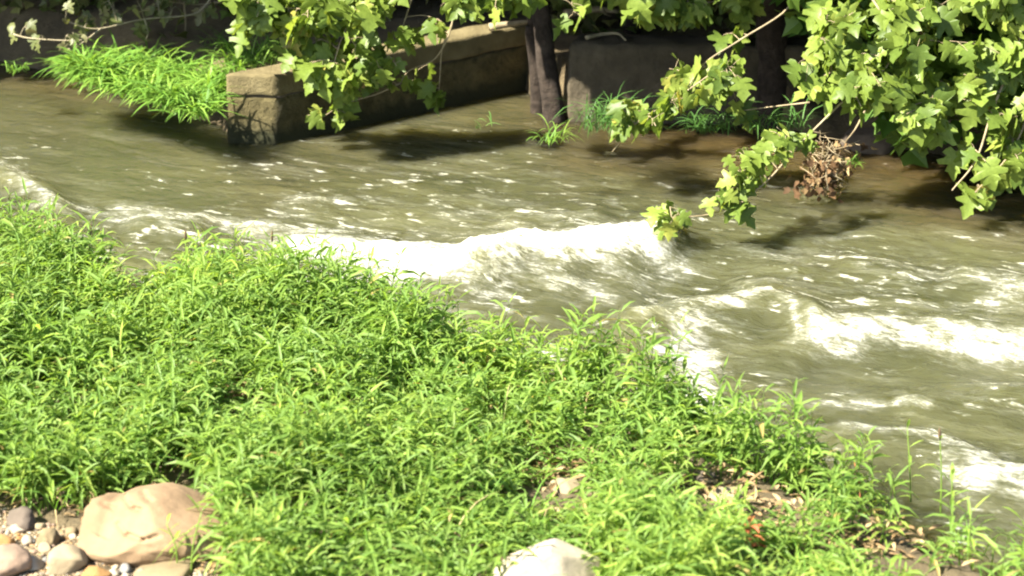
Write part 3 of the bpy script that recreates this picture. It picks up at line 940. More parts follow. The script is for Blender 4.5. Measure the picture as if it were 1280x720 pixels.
# ------------------------------------------------------------------ single stalks by the water
def one_leaf(base, hd, L, W, up, dr, roll):
    V, T, Qd = leaf_arrays(np.array([base]), np.array([hd]), np.array([L]), np.array([W]), np.array([up]), np.array([dr]), np.array([roll]))
    me = bpy.data.meshes.new('leaf')
    me.from_pydata(V.tolist(), [], T.tolist() + Qd.tolist())
    at = me.attributes.new('tint', 'FLOAT', 'POINT')
    at.data.foreach_set('value', [random.uniform(.4, 1)] * len(V))
    return me
def weed_stalk(base_px, top_px, label, leaves=10, seed=False, red=False, size=1.0):
    p = on_ground(*base_px)
    if p.z < 0: p = P(*base_px, 0.0)
    Yt = p.y
    q = Q(top_px[0], top_px[1], Yt)
    root = empty('weed_stalk', p)
    tag(root, label, 'weed', 'single stalks by the waterline')
    mid = (p + q) / 2 + Vector((random.uniform(-.015, .015), random.uniform(-.02, .02), 0))
    pts = catmull([p - Vector((0, 0, .03)), mid, q], 4)
    mb = MB(); mb.tube([v for v in pts], [.0042 - .0022 * i / len(pts) for i in range(len(pts))], 5)
    link('stem', mb.mesh('stem', M['red_stem'] if red else M['stalk']), root)
    ph = random.uniform(0, 6)
    for i in range(leaves):
        s = 0.22 + 0.76 * i / max(1, leaves - 1)
        k = s * (len(pts) - 1); a = int(min(k, len(pts) - 2))
        b_ = pts[a].lerp(pts[a + 1], k - a)
        ph += math.pi if i % 2 else 1.6
        L = 0.10 * size * random.uniform(.7, 1.2) * (0.7 + .4 * math.sin(math.pi * s))
        me = one_leaf(b_, (math.cos(ph), math.sin(ph), 0), L, L * .15 + .002, random.uniform(.4, .9) + (.5 if s > .8 else 0), random.uniform(.2, .8), random.uniform(-.3, .3))
        me.materials.append(M['weed'])
        link('leaf', me, root)
    if seed:
        mb = MB()
        up = (pts[-1] - pts[-2]).normalized()
        mb.tube([pts[-1] - up * .01, pts[-1] + up * .01, pts[-1] + up * .03, pts[-1] + up * .055], [.003, .008, .0075, .002], 6)
        link('seed_head', mb.mesh('seed_head', M['seed']), root)
    return root
weed_stalk((1139, 625), (1134, 534), 'thin tall stalk with upright tip standing against the pale rapid', 7)
weed_stalk((1176, 640), (1175, 548), 'bare dark tipped stalk at the right with a seed head', 3, seed=True)
weed_stalk((1047, 632), (1058, 552), 'leafy stalk leaning right at the start of the sparse weeds', 10)
weed_stalk((1092, 640), (1090, 560), 'stalk with spreading top leaves between the leaning one and the tall one', 9)
weed_stalk((1076, 630), (1068, 578), 'short stalk with a reddish stem near the waterline', 4, red=True)
weed_stalk((1202, 705), (1190, 592), 'bushy tall stalk with the densest leaves at the right edge of the weeds', 22, size=1.1)
weed_stalk((1236, 718), (1242, 676), 'short stalk rightmost of the weeds in the shallow water', 5)
weed_stalk((1120, 650), (1112, 585), 'thin stalk left of the tall upright one', 5)
weed_stalk((1216, 712), (1214, 640), 'stalk standing close to the right of the bushy tall one', 12)
weed_stalk((1292, 712), (1278, 650), 'leafy sprig reaching in from the right edge of the photo', 10, size=1.2)
weed_stalk((232, 380), (232, 298), 'seed bearing stalk highest on the left hump of weeds', 5, seed=True)
weed_stalk((338, 392), (340, 300), 'seed bearing stalk in front of the white foam', 5, seed=True)
weed_stalk((116, 372), (113, 292), 'dark seed stalk over the notch in the weeds', 4, seed=True)
weed_stalk((786, 530), (786, 440), 'dark seed stalk above the weeds before the foam fall', 5, seed=True)
weed_stalk((222, 712), (208, 655), 'yellowish grass sprig growing in front of the tan boulder', 7, size=.8)
weed_stalk((238, 716), (252, 640), 'tall yellow blade leaning right across the tan boulder', 4, size=.9)

# red leaved seedling
p = on_ground(935, 704)
rp = empty('red_seedling', p); tag(rp, 'small red leaved seedling at the bottom among green weeds', 'plant')
mb = MB(); mb.tube([p, p + Vector((0.005, 0, .09)), p + Vector((.0, 0, .19))], [.004, .003, .002], 5)
link('stem', mb.mesh('stem', M['red_stem']), rp)
for i in range(12):
    a = i * 2.4
    me = one_leaf(p + Vector((0, 0, .07 + .12 * i / 12)), (math.cos(a), math.sin(a), 0), random.uniform(.06, .09), .030, .5, .5, random.uniform(-.3, .3))
    me.materials.append(M['red_leaf'])
    link('leaf', me, rp)

# dead leaves scattered in the bare gaps
def dead_litter(name, spots, label):
    V, T, Qd, tt, off = [], [], [], [], 0
    for (cx, cy, rx, ry, n) in spots:
        for _ in range(n):
            p = on_ground(random.gauss(cx, rx * .5), random.gauss(cy, ry * .5))
            a = random.uniform(0, 6.28)
            v, t_, q_ = leaf_arrays(np.array([[p.x, p.y, p.z + random.uniform(.004, .05)]]), np.array([[math.cos(a), math.sin(a), 0]]), np.array([random.uniform(.05, .11)]),
                                    np.array([random.uniform(.012, .03)]), np.array([random.uniform(-.1, .5)]), np.array([random.uniform(0, .5)]), np.array([random.uniform(-.6, .6)]))
            V.append(v); T.append(t_ + off); Qd.append(q_ + off); off += len(v); tt.append(np.full(len(v), random.uniform(.3, 1)))
    me = np_mesh(name, np.concatenate(V), [np.concatenate(T), np.concatenate(Qd)], {'tint': np.concatenate(tt)})
    me.materials.append(M['dead_leaf'])
    return tag(link(name, me), label, 'dead leaves', kind='stuff')
dead_litter('dead_leaves', [(690, 592, 60, 26, 130), (885, 606, 70, 24, 90), (300, 500, 50, 36, 50), (150, 640, 120, 14, 60), (270, 690, 30, 30, 70),
                            (780, 640, 60, 30, 40), (1090, 680, 100, 35, 150), (985, 640, 50, 26, 60), (760, 705, 30, 16, 40)], 'dry straw coloured dead leaves in the bare gaps of the weeds')

# ------------------------------------------------------------------ grass clumps of the far bank
def grass_mesh(name, spots, mat, Lr, Wr, tint=(.2, 1), out=0.5):
    """spots: list of (Vector root, n)"""
    base, hd, L, W, up, dr, rl, tt = [], [], [], [], [], [], [], []
    for root, n, bias in spots:
        for _ in range(n):
            a = random.uniform(0, 6.283)
            h = Vector((math.cos(a), math.sin(a), 0)) + bias
            h.normalize()
            base.append((root.x + random.gauss(0, .03), root.y + random.gauss(0, .03), root.z - .01)); hd.append(h[:])
            l = random.uniform(*Lr); L.append(l); W.append(random.uniform(*Wr))
            u = random.uniform(.8, 2.0); up.append(u); dr.append(u * random.uniform(.45, 1.05)); rl.append(random.uniform(-.5, .5))
            tt.append(random.uniform(*tint))
    base, hd, L, W = map(np.array, (base, hd, L, W)); up, dr, rl = map(np.array, (up, dr, rl))
    side = np.stack([-hd[:, 1], hd[:, 0], rl], 1); side /= np.linalg.norm(side, axis=1, keepdims=True)
    S = [0.0, .22, .45, .68, .86, 1.0]; wp = [.7, 1, .95, .75, .45, .03]
    n = len(L); rows = []
    for s, wf in zip(S, wp):
        c = base + hd * (L * (out * s + .35 * s * s))[:, None] + np.array([0, 0, 1.0]) * (L * (up * s - dr * s * s) * .8)[:, None]
        rows += [c - side * (W * wf * .5)[:, None], c + side * (W * wf * .5)[:, None]]
    V = np.stack(rows, 1)
    k = np.arange(n)[:, None] * 12
    F = np.concatenate([k + np.array([[2 * i, 2 * i + 1, 2 * i + 3, 2 * i + 2]]) for i in range(5)])
    me = np_mesh(name, V.reshape(-1, 3), [F], {'tint': np.repeat(np.array(tt), 12)})
    me.materials.append(mat)
    return me
spots = []
for _ in range(430):
    px = random.uniform(98, 312)
    lo = np.interp(px, [98, 160, 240, 312], [98, 120, 146, 158])
    hi = np.interp(px, [98, 130, 200, 312], [88, 84, 78, 82])
    py = random.uniform(hi, lo)
    p = on_ground(px, py)
    if p.x > WALL_L.x - 0.07 and p.y < WALL_L.y + .35: continue
    if px > 262 and py > lo - 5: continue
    spots.append((Vector((p.x, p.y, max(p.z, 0.0))), 9, Vector((.05, -.3, 0)) if px < 225 else Vector((-.1, -.12, 0))))
o = link('grass_clump', grass_mesh('grass_clump', spots, M['reed'], (.15, .33), (.010, .020), out=.62))
tag(o, 'big sunlit clump of long bladed grass left of the concrete wall', 'grass clump')
def tuft(spx, label, mat, Lr, n, name='grass_clump', Wr=(.005, .010)):
    sp = []
    for (px, py, k) in spx:
        p = on_ground(px, py)
        if p.z < 0: p = P(px, py, 0.0)
        sp.append((p, k, Vector((0, -.3, 0))))
    o = link(name, grass_mesh(name, sp, mat, Lr, Wr))
    return tag(o, label, 'grass clump')
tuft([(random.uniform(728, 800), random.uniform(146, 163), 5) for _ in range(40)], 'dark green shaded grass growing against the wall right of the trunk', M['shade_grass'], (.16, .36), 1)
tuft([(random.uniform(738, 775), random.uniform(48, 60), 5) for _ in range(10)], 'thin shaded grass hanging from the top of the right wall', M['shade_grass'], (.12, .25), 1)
tuft([(random.uniform(680, 706), random.uniform(168, 177), 6) for _ in range(7)], 'small arching tuft in the water at the foot of the trunk', M['reed'], (.10, .19), 1)
tuft([(random.uniform(14, 36), random.uniform(82, 90), 6) for _ in range(6)], 'little grass tuft alone in the shallows at the far left', M['reed'], (.07, .14), 1)
tuft([(598, 156, 5), (603, 157, 4)], 'thin lone sprig rising from the water below the wall', M['shade_grass'], (.08, .16), 1)
tuft([(random.uniform(1066, 1078), random.uniform(200, 206), 5) for _ in range(4)], 'small green sprig in the water right of the brown debris', M['reed'], (.06, .11), 1)
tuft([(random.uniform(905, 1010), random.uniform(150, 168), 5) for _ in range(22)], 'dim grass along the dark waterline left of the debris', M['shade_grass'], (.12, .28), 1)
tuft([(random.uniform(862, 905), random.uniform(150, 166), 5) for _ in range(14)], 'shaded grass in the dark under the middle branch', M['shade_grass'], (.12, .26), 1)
tuft([(random.uniform(240, 350), random.uniform(62, 84), 6) for _ in range(70)], 'pale curling grass on the bank behind the wall end', M['reed'], (.14, .34), 1)

gx, gy, gzz, gpx, gpy, gd, gcl = plant_fields(1500)
sp = [(Vector((a, b_, c + .05)), 4, Vector((random.gauss(0, .4), -.2, 0))) for a, b_, c in zip(gx, gy, gzz)]
o = link('long_grass', grass_mesh('long_grass', sp, M['reed'], (.20, .42), (.004, .009), out=.45))
tag(o, 'long thin arching grass blades scattered through the bank weeds', 'grass', kind='stuff')
sp = [(Vector((a, b_, c)), 2, Vector((random.gauss(0, .3), -.1, 0))) for a, b_, c in list(zip(gx, gy, gzz))[::3]]
o = link('dead_stems', grass_mesh('dead_stems', sp, M['straw'], (.16, .42), (.003, .006), out=.3))
tag(o, 'dry straw coloured stems standing among the bank weeds', 'dead stems', kind='stuff')

# ------------------------------------------------------------------ sycamore leaves, branches, trees
def syc_leaf_mesh(name, seed, mat, lobed=True):
    rs = random.Random(seed)
    half = [(0.05, -0.03), (0.20, -0.10), (0.38, -0.02), (0.47, 0.10), (0.30, 0.19), (0.42, 0.28), (0.62, 0.40), (0.54, 0.52), (0.36, 0.49), (0.19, 0.50),
            (0.30, 0.70), (0.19, 0.74), (0.11, 0.90)]
    if not lobed:
        half = [(0.05, 0.0), (.2, .08), (.3, .25), (.33, .45), (.27, .65), (.16, .84)]
    j = lambda: rs.uniform(-.035, .035)
    right = [(x + j(), y + j()) for x, y in half]
    left = [(-x + j(), y + j()) for x, y in half]
    fold, curl, twist = rs.uniform(.05, .45), rs.uniform(-.1, .5), rs.uniform(-.3, .3)
    def z(x, y):
        return fold * abs(x) - curl * y * y + twist * x * y + 0.05 * math.sin(7 * x + 5 * y + seed)
    mid = [(0, 0), (0, .22), (0, .45), (0, .7), (0, 1.0)]
    vs = [(x, y, z(x, y)) for x, y in mid]
    fs = []
    for pts, flip in ((right, 0), (left, 1)):
        o = len(vs)
        vs += [(x, y, z(x, y)) for x, y in pts]
        n = len(pts)
        def near(y): return min(range(4), key=lambda i: abs(mid[i][1] - y * .9))
        prev = 0
        for i in range(n - 1):
            m_ = max(prev, near((pts[i][1] + pts[i + 1][1]) / 2))
            if m_ != prev:
                f = (prev, o + i, m_); fs.append(f if not flip else f[::-1])
                prev = m_
            f = (m_, o + i, o + i + 1); fs.append(f if not flip else f[::-1])
        f = (prev, o + n - 1, 4); fs.append(f if not flip else f[::-1])
    me = bpy.data.meshes.new(name)
    me.from_pydata(vs, [], fs)
    me.polygons.foreach_set('use_smooth', [True] * len(me.polygons))
    me.materials.append(mat)
    return me
SYC = [syc_leaf_mesh('sycamore_leaf', i, M['sycamore']) for i in range(9)]
PALE = [syc_leaf_mesh('pale_leaf', 50 + i, M['pale_leaf'], lobed=i % 2 == 0) for i in range(4)]
DEADL = [syc_leaf_mesh('dead_leaf', 70 + i, M['dead_leaf_single'], lobed=i % 2 == 0) for i in range(4)]

def leaf_matrix(pos, size, upbias=0.6, droop=0.8):
    d = Vector((random.gauss(0, .75), random.gauss(-.15, .6), -droop + random.gauss(0, .4))).normalized()
    n = Vector((-.35 + random.gauss(0, .5), -.55 + random.gauss(0, .4), upbias + random.gauss(0, .35))).normalized()
    n = (n - d * n.dot(d))
    if n.length < .1: n = d.orthogonal()
    n.normalize()
    x = d.cross(n)
    m3 = Matrix((x, d, n)).transposed().to_4x4()
    return Matrix.Translation(pos) @ m3 @ Matrix.Diagonal((size * random.uniform(.85, 1.1), size, size, 1))

def branch(parent, strokes, blobs, size=(.12, .20), protos=SYC, mat=None, lead=None, r0=.012, label=None, keep=None, upbias=.6, droop=.8):
    """strokes: lists of (px, py, Y); blobs: (px, py, rx, ry, Y, n). One branch part with its leaves as sub-parts."""
    mb = MB()
    nodes = []
    for si, st in enumerate(strokes):
        pts = [Q(*s) for s in st]
        if si == 0 and lead:
            pts = [Vector(v) for v in lead] + pts
        pts = catmull(pts, 6)
        r_ = r0 if si == 0 else r0 * .6
        mb.tube(pts, [max(.0028, r_ * (1 - .75 * i / len(pts))) for i in range(len(pts))], 6)
        nodes += pts[(len(lead) * 6 if si == 0 and lead else 0):]
    leaves = []
    for (cx, cy, rx, ry, Y, n) in blobs:
        n = round(n * 1.3) if protos is SYC else n
        ntw = max(2, n // 4)
        for k in range(ntw):
            a, rr = random.uniform(0, 6.283), math.sqrt(random.uniform(.05, 1))
            tip = Q(cx + math.cos(a) * rx * rr, cy + math.sin(a) * ry * rr - 6, Y + random.uniform(-.22, .22))
            nb = min(nodes, key=lambda q: (q - tip).length)
            mid = nb.lerp(tip, .5) + Vector((0, 0, .05 * (tip - nb).length + .01))
            tw = catmull([nb, mid, tip], 4)
            mb.tube(tw, [.0034 - .0014 * i / len(tw) for i in range(len(tw))], 5)
            for q in range(max(1, round(n / ntw))):
                u = random.uniform(.35, 1.0); kk = u * (len(tw) - 1); i0 = min(int(kk), len(tw) - 2)
                at = tw[i0].lerp(tw[i0 + 1], kk - i0)
                pet = Vector((random.gauss(0, .035), random.gauss(-.01, .035), random.gauss(-.005, .025)))
                mb.tube([at, at + pet * .6 + Vector((0, 0, .006)), at + pet], [.002, .0017, .0015], 4, cap=False)
                leaves.append(at + pet)
    bo = link('branch', mb.mesh('branch', mat or M['twig']), parent)
    if label: bo['label'] = label
    for p in leaves:
        lo = bpy.data.objects.new('leaf', random.choice(protos if random.random() > .006 or protos is not SYC else DEADL))
        COL.objects.link(lo)
        lo.parent = bo
        s = random.uniform(*size) * .88
        # bo sits at -parent.location under parent, so its local space is world space
        lo.matrix_local = leaf_matrix(p, s, upbias, droop)
    return bo

def canopy(n, xr, yr, zr, accept, seed, size=(.18, .30)):
    """leafy crown as many lobed leaf faces grouped in sprays"""
    r_ = np.random.default_rng(seed)
    V, F, tt, k = [], [], [], 0
    tmpl = np.array([(0, 0, 0), (.42, .05, .08), (.58, .42, .12), (.28, .55, .03), (0, 1, -.12), (-.28, .55, .03), (-.58, .42, .12), (-.42, .05, .08)])
    tf = np.array([[0, 1, 2], [0, 2, 3], [0, 3, 4], [0, 4, 5], [0, 5, 6], [0, 6, 7]])
    got = 0
    while got < n:
        c = np.array([r_.uniform(*xr), r_.uniform(*yr), r_.uniform(*zr)])
        if not accept(c): continue
        for _ in range(9):
            p = c + r_.normal(0, .16, 3)
            if not accept(p): continue
            d = np.array([r_.normal(0, .8), r_.normal(0, .8), -.5]); d /= np.linalg.norm(d)
            nn = np.array([r_.normal(0, .5), r_.normal(0, .5), 1.0]); nn -= d * nn.dot(d); nn /= np.linalg.norm(nn)
            xx = np.cross(d, nn)
            s = r_.uniform(*size)
            q = (tmpl[:, :1] * xx + tmpl[:, 1:2] * d + tmpl[:, 2:] * nn) * s + p
            V.append(q); F.append(tf + k * 8); tt.append(np.full(8, r_.uniform())); k += 1
            got += 1
    return np_mesh('foliage', np.concatenate(V), [np.concatenate(F)], {'tint': np.concatenate(tt)})

SX, SY, SZ = SUN
def shadow_at(p, z=0.5):
    tt = (p[2] - z) / SZ
    return p[0] - SX * tt, p[1] - SY * tt
def above_frame(p):
    px, py = project(p[0], p[1], p[2])
    return py < -14
def shade_line(x):
    # foot of the tree shade on the far bank (world y at wall-top height)
    return float(np.interp(x, [-6, -3.2, -2.3, -1.75, -1.0, -.3, 0.15, 0.5, 1.6, 2.4, 3.2, 5], [17.6, 17.1, 16.8, 16.2, 16.65, 17.15, 17.2, 15.9, 15.6, 15.2, 14.9, 14.4]))
def accept_a(p):  # unseen crown shaped for light: leaves kept only where their shadow is wanted
    if not above_frame(p): return False
    sx, sy = shadow_at(p)
    return sy > shade_line(sx) + .16 * mnoise.noise(Vector(p) * 1.3)

trunk_base = P(692, 150)
treeA = empty('sycamore_tree', (trunk_base.x, trunk_base.y, 0))
tag(treeA, 'sycamore with a bare dark trunk at the wall and pale green hanging branches', 'tree')
mb = MB()
tpts = [trunk_base + Vector((0, 0, -.3)), trunk_base + Vector((0, 0, .05)), Q(683, 80, trunk_base.y + .03), Q(674, 0, trunk_base.y + .06), Vector((-.05, trunk_base.y + .1, 2.4)), Vector((-.1, trunk_base.y, 4.2)), Vector((.1, trunk_base.y + .2, 6.0))]
tpts = catmull(tpts, 6)
mb.tube(tpts, [.082 - .04 * i / len(tpts) + .03 * math.exp(-i / 3) for i in range(len(tpts))], 14)
trunkA = link('trunk', mb.mesh('trunk', M['bark']), treeA)
mb = MB()
s2 = P(681, 146) + Vector((-.05, .12, 0))
pts = catmull([s2 + Vector((0, 0, -.3)), Q(671, 100, s2.y), Q(664, 40, s2.y), Q(660, -10, s2.y), Vector((-.3, s2.y, 2.6)), Vector((-.8, s2.y - .3, 4.2))], 6)
mb.tube(pts, [.055 - .03 * i / len(pts) for i in range(len(pts))], 10)
tag(link('stem', mb.mesh('stem', M['bark']), treeA), 'thinner second stem left of the trunk')

TA = Vector((0.0, trunk_base.y + .1, 2.4))
# left cluster over the wall end
branch(treeA, [[(470, -30, 15.38), (440, 20, 15.28), (420, 70, 15.23), (412, 120, 15.18)], [(520, -20, 15.48), (500, 40, 15.38), (470, 80, 15.33)], [(440, 20, 15.28), (360, 10, 15.28), (300, 15, 15.28)]],
       [(330, 22, 55, 30, 15.28, 34), (420, 40, 60, 45, 15.23, 46), (500, 35, 55, 40, 15.38, 34), (425, 95, 32, 22, 15.18, 15), (480, 80, 40, 24, 15.28, 12), (375, 78, 40, 22, 15.25, 16), (395, -5, 110, 18, 15.28, 26)],
       lead=[TA, (-.5, 15.6, 2.3), (-.75, 15.4, 1.8)], label='bright leafy branch over the sunlit wall end', size=(.13, .21))
# the bent twig with sprays over the wall's dark face
branch(treeA, [[(566, -20, 15.55), (565, 30, 15.55), (545, 72, 15.55), (512, 88, 15.63), (500, 104, 15.58)], [(565, 30, 15.55), (553, 60, 15.55), (549, 110, 15.55)],
               [(500, 104, 15.58), (470, 118, 15.58), (430, 130, 15.53), (398, 150, 15.48)]],
       [(470, 118, 34, 12, 15.58, 7), (425, 138, 20, 16, 15.53, 6), (541, 128, 16, 16, 15.55, 7), (512, 98, 12, 10, 15.58, 3), (392, 150, 8, 16, 15.48, 3)],
       lead=[TA, (-.3, 15.7, 2.2), (-.38, 15.2, 1.7)], label='bent bare twig with few leaves dangling before the dark wall', size=(.10, .17), r0=.011)
# fringe along the top
branch(treeA, [[(600, -30, 14.9), (640, -6, 14.9), (700, -2, 14.9), (720, 10, 14.9)]],
       [(600, 4, 40, 16, 14.9, 16), (670, -2, 50, 12, 14.9, 14), (705, 18, 12, 14, 14.9, 3), (560, 5, 30, 14, 14.9, 8)],
       lead=[TA, (-.1, 15.7, 2.2), (-.15, 15.2, 1.6)], label='short leaf fringe at the top across the trunk', size=(.12, .19))
branch(treeA, [[(760, -40, 15.4), (790, -5, 15.4), (850, 5, 15.4), (910, 0, 15.4)]],
       [(815, 8, 30, 20, 15.4, 15), (850, 6, 34, 18, 15.4, 12), (895, 6, 30, 14, 15.4, 9), (640, -10, 20, 8, 15.2, 2), (790, -2, 30, 10, 15.4, 6), (835, 24, 40, 14, 15.4, 8), (940, 6, 40, 14, 15.3, 10)],
       lead=[TA, (.4, 16.0, 2.2), (.6, 15.6, 1.7)], label='shaded leaf fringe at the top right of the trunk', size=(.13, .20))
me = canopy(13500, (-7.5, 1.4), (13.0, 21.5), (1.3, 4.6), accept_a, 5)  # crown above the view, shaped so its shade lands on the far bank
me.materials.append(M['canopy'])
tag(link('foliage', me, treeA), kind='stuff')

tb = P(965, 172) + Vector((0, .35, 0))
treeB = empty('sycamore_tree', (tb.x, tb.y, 0))
tag(treeB, 'sycamore with shaded trunk and leafy boughs reaching over the water at right', 'tree')
mb = MB()
pts = catmull([tb + Vector((0, 0, -.3)), tb + Vector((.02, 0, .3)), tb + Vector((.0, .02, 1.2)), tb + Vector((.1, -.1, 2.6)), tb + Vector((.05, -.1, 4.4)), tb + Vector((.3, 0, 6.2))], 6)
mb.tube(pts, [.125 - .07 * i / len(pts) + .04 * math.exp(-i / 3) for i in range(len(pts))], 14)
link('trunk', mb.mesh('trunk', M['bark']), treeB)
TB = tb + Vector((.1, -.1, 2.5))
lead = [TB, (2.0, 15.2, 2.3), (1.9, 14.7, 1.8)]
# middle bough, tips over the shaded water
branch(treeB, [[(990, -30, 14.9), (985, 10, 14.8), (925, 50, 14.7), (880, 80, 14.6), (850, 120, 14.5), (800, 150, 14.45), (765, 190, 14.4)], [(850, 120, 14.5), (885, 95, 14.5), (905, 85, 14.5)]],
       [(800, 155, 38, 26, 14.45, 22), (850, 112, 28, 24, 14.5, 15), (890, 100, 34, 26, 14.5, 16), (905, 135, 28, 22, 14.6, 10), (860, 100, 26, 20, 14.6, 6), (905, 62, 26, 16, 15.0, 5)],
       lead=lead, label='middle bough with pale leaves tipping down left over the water', size=(.11, .18), r0=.010)
# thin twig with the lowest leaves over the rapid
branch(treeB, [[(1120, 60, 14.2), (1050, 130, 14.0), (1000, 180, 13.8), (960, 225, 13.7), (925, 252, 13.6), (885, 268, 13.5), (830, 272, 13.5)], [(1012, 128, 14.4), (960, 134, 14.5), (930, 138, 14.6)],
               [(930, 250, 13.6), (930, 272, 13.6)]],
       [(955, 195, 40, 26, 13.7, 24), (900, 225, 28, 16, 13.6, 11), (835, 270, 20, 12, 13.5, 11), (928, 268, 10, 16, 13.6, 3), (985, 180, 22, 22, 13.8, 9), (940, 230, 22, 14, 13.65, 7)],
       lead=[TB, (2.2, 15.0, 2.1), (2.1, 14.5, 1.5)], label='lowest twig hanging down to the white water', size=(.09, .16), r0=.010)
# big bright spray
branch(treeB, [[(1150, -40, 14.4), (1130, 30, 14.3), (1090, 70, 14.2), (1040, 90, 14.1), (1010, 105, 14.1)], [(1130, 30, 14.3), (1150, 90, 14.1), (1160, 150, 14.0)], [(1040, 90, 14.1), (1032, 45, 14.2)]],
       [(1025, 85, 34, 34, 14.15, 22), (1085, 90, 48, 36, 14.1, 32), (1140, 75, 44, 36, 14.1, 26), (1060, 120, 40, 26, 14.1, 18), (1150, 150, 24, 34, 14.0, 10), (1030, 30, 10, 10, 14.2, 2), (1110, 20, 60, 20, 14.3, 26), (1160, 25, 50, 25, 14.4, 20), (1190, 130, 30, 30, 14.1, 12), (1060, 8, 50, 12, 14.4, 10)],
       lead=[TB, (2.5, 15.2, 2.4), (2.5, 14.7, 1.9)], label='big bright spray of leaves above the brown debris', size=(.13, .22))
# dark mass at the right edge
branch(treeB, [[(1300, -40, 14.2), (1270, 60, 14.1), (1240, 140, 14.0), (1220, 200, 13.9), (1190, 238, 13.85)], [(1300, 80, 14.1), (1270, 180, 14.0), (1215, 245, 13.9)]],
       [(1235, 60, 56, 50, 14.2, 30), (1270, 130, 40, 46, 14.1, 24), (1215, 115, 34, 36, 14.1, 14), (1240, 195, 36, 26, 13.95, 16), (1200, 242, 22, 10, 13.9, 5), (1262, 215, 22, 20, 13.95, 7), (1255, 10, 50, 26, 14.2, 22), (1262, 90, 30, 40, 14.2, 14)],
       lead=[TB, (3.0, 15.3, 2.4), (3.2, 14.8, 1.9)], label='heavier dark leaved bough at the right edge', size=(.13, .22), r0=.016)
def accept_b(p):
    px, py = project(p[0], p[1], p[2])
    if py > -14 and px > 1000 + 70 * mnoise.noise(Vector(p) * 2) + .55 * max(0, py) and py < 180 + 40 * mnoise.noise(Vector(p) * 3) and p[2] > .15 and 14.35 < p[1] < 15.4:
        return True
    return accept_a(p)
me = canopy(15000, (-.6, 9), (12.6, 21.5), (1.3, 4.8), accept_a, 8)  # second unseen crown, cut by the same shadow test
me2 = canopy(1150, (1.6, 4.2), (14.4, 15.4), (.2, 1.5), accept_b, 18, (.11, .19))
me.materials.append(M['canopy'])
me2.materials.append(M['canopy'])
tag(link('foliage', me, treeB), kind='stuff')
tag(link('shaded_foliage', me2, treeB), kind='stuff')

# bush with bare arching twigs at the far left
bb = P(262, 60) + Vector((0, 1.2, 0))
bush = empty('bush', (bb.x, bb.y, 0.3)); tag(bush, 'straggly bush with bare pale twigs and few leaves at the top left', 'bush')
branch(bush, [[(272, -25, 17.2), (262, 0, 17.1), (240, 18, 17.0), (178, 24, 16.9), (120, 36, 16.8), (82, 26, 16.8)], [(180, 22, 16.9), (185, 40, 16.9), (182, 50, 16.9)],
              [(126, 36, 16.8), (105, 52, 16.7), (86, 66, 16.6)], [(14, 42, 16.9), (40, 48, 16.8), (100, 50, 16.7), (126, 38, 16.8)]],
       [(30, 34, 16, 10, 16.9, 5), (85, 18, 8, 8, 16.8, 2), (75, 66, 10, 5, 16.6, 2), (130, 20, 40, 16, 16.9, 8), (50, 56, 6, 4, 16.8, 1), (150, 14, 34, 14, 17, 5), (100, 50, 20, 6, 16.7, 5), (200, 10, 40, 10, 17, 9), (150, 30, 50, 14, 17, 10), (235, 22, 30, 16, 17, 8)],
       lead=[(bb.x, bb.y, .25), (bb.x + .1, bb.y - .2, 1.0)], protos=PALE, mat=M['pale_twig'], size=(.07, .13), label='pale twigs', r0=.012)
branch(bush, [[(300, -20, 17.5), (255, 5, 17.4), (190, -2, 17.4)], [(230, 2, 17.4), (232, 34, 17.4), (225, 55, 17.4)]], [(240, 6, 40, 10, 17.4, 12)],
       lead=[(bb.x, bb.y, .25), (bb.x + .15, bb.y - .1, 1.0)], protos=PALE, mat=M['twig'], size=(.06, .11))

# thin trunk behind the right wall
tp = Q(790, 50, 17.2)
t3 = empty('tree', (tp.x, tp.y, .5)); tag(t3, 'thin dark tree behind the shaded wall right of the sycamore trunk', 'tree')
mb = MB(); pts = catmull([Vector((tp.x, tp.y, .3)), Vector((tp.x, tp.y, 1.2)), Vector((tp.x - .1, tp.y + .1, 3)), Vector((tp.x, tp.y, 5))], 5)
mb.tube(pts, [.07 - .04 * i / len(pts) for i in range(len(pts))], 10)
link('trunk', mb.mesh('trunk', M['bark']), t3)

# driftwood and sticks
def stick(pts, r_, label, mat='pale_twig', name='driftwood'):
    mb = MB()
    pts = catmull(pts, 5)
    mb.tube(pts, [r_ * (1 - .6 * i / len(pts)) for i in range(len(pts))], 7)
    return tag(link(name, mb.mesh(name, M[mat])), label, 'driftwood')
wz = 0.585
stick([P(733, 47, wz), P(752, 43, wz), P(772, 42, wz + .01), P(782, 50, wz)], .016, 'crooked pale stick lying on top of the shaded wall')
stick([P(752, 10, .72), P(757, 17, .66), P(764, 20, .62)], .013, 'small hooked white stick standing behind the shaded wall')
stick([P(612, 34, .52), P(640, 30, .53), P(668, 26, .54)], .03, 'pale log lying behind the end of the sunlit wall', 'twig')
stick([P(706, 18, .62), P(740, 12, .64), P(772, 14, .62)], .035, 'mossy log behind the shaded wall', 'twig')
stick([Q(1085, 130, 14.9), Q(1070, 160, 14.8), Q(1056, 178, 14.6)], .008, 'thin straight stick poking from the brown debris', 'twig')

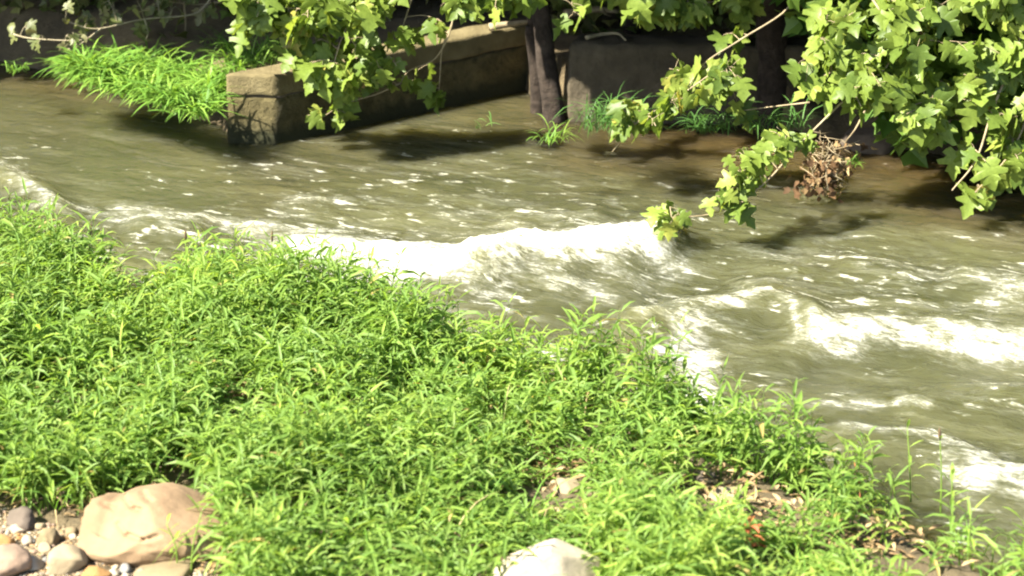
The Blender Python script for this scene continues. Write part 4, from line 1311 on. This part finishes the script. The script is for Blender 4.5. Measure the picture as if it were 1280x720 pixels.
# flood debris hung up on the twigs
dc = Q(1035, 205, 14.35)
deb = empty('debris_clump', (dc.x, dc.y, dc.z)); tag(deb, 'matted brown clump of dead leaves and twigs caught above the water', 'debris')
for _ in range(170):
    a = Vector((random.gauss(0, .075), random.gauss(0, .07), random.gauss(0, .085)))
    a.x += a.z * .55 + random.uniform(-.03, .03); a.z -= abs(random.gauss(0, .03))
    lo = bpy.data.objects.new('dead_leaf', random.choice(DEADL)); COL.objects.link(lo); lo.parent = deb
    lo.matrix_local = leaf_matrix(a, random.uniform(.03, .06), .3, .6)
mb = MB()
for _ in range(60):
    a = dc + Vector((random.gauss(.02, .07), random.gauss(0, .06), random.gauss(.02, .075)))
    d = Vector((random.gauss(0, 1), random.gauss(0, .6), random.gauss(.2, .7))).normalized() * random.uniform(.06, .18)
    mb.tube([a - d * .5, a + Vector((random.gauss(0, .01), 0, random.gauss(0, .01))), a + d * .5], [.002, .0026, .0014], 5)
tag(link('twig_tangle', mb.mesh('twig_tangle', M['twig']), deb), kind='stuff')

# ------------------------------------------------------------------ undergrowth and wood behind (a shaded mass)
def accept_w(p):
    px, py = project(p[0], p[1], p[2])
    d2 = p[1] - float(yf(np.array(p[0])))
    if d2 < 1.0: return False
    if py > -10 and d2 < 1.5 and -2.2 < p[0] < 2.4: return False
    return True
r_ = np.random.default_rng(3)
me = canopy(3000, (-7, 8), (17.2, 21), (.45, 1.7), accept_w, 21, (.07, .15))
me.materials.append(M['wood_leaf'])
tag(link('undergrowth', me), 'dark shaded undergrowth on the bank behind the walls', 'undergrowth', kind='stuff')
def accept_u(p):
    d2 = p[1] - float(yf(np.array(p[0])))
    if d2 < .55 or p[2] > gz(p[0], p[1]) + .34 or p[2] < gz(p[0], p[1]) - .02: return False
    if -2.4 < p[0] < -.4 and d2 < 1.2: return False
    return p[1] > shade_line(p[0]) + .25 and mnoise.noise(Vector(p) * 1.6) > -.12
me = canopy(3600, (-5.5, 5), (16.4, 19.6), (.2, 1.0), accept_u, 27, (.06, .14))
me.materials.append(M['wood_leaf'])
tag(link('undergrowth', me), 'low dark ivy like leaves covering the shaded ground under the sycamores', 'undergrowth', kind='stuff')
def accept_f(p):
    px, py = project(p[0], p[1], p[2])
    return py < -12 and p[1] > 17 + abs(p[0]) * .1
me = canopy(15000, (-14, 15), (18, 26), (1.2, 12), accept_f, 33, (.3, .55))
me.materials.append(M['canopy'])
tag(link('woodland', me), 'tall shading wood beyond the far bank', 'woodland', kind='stuff')
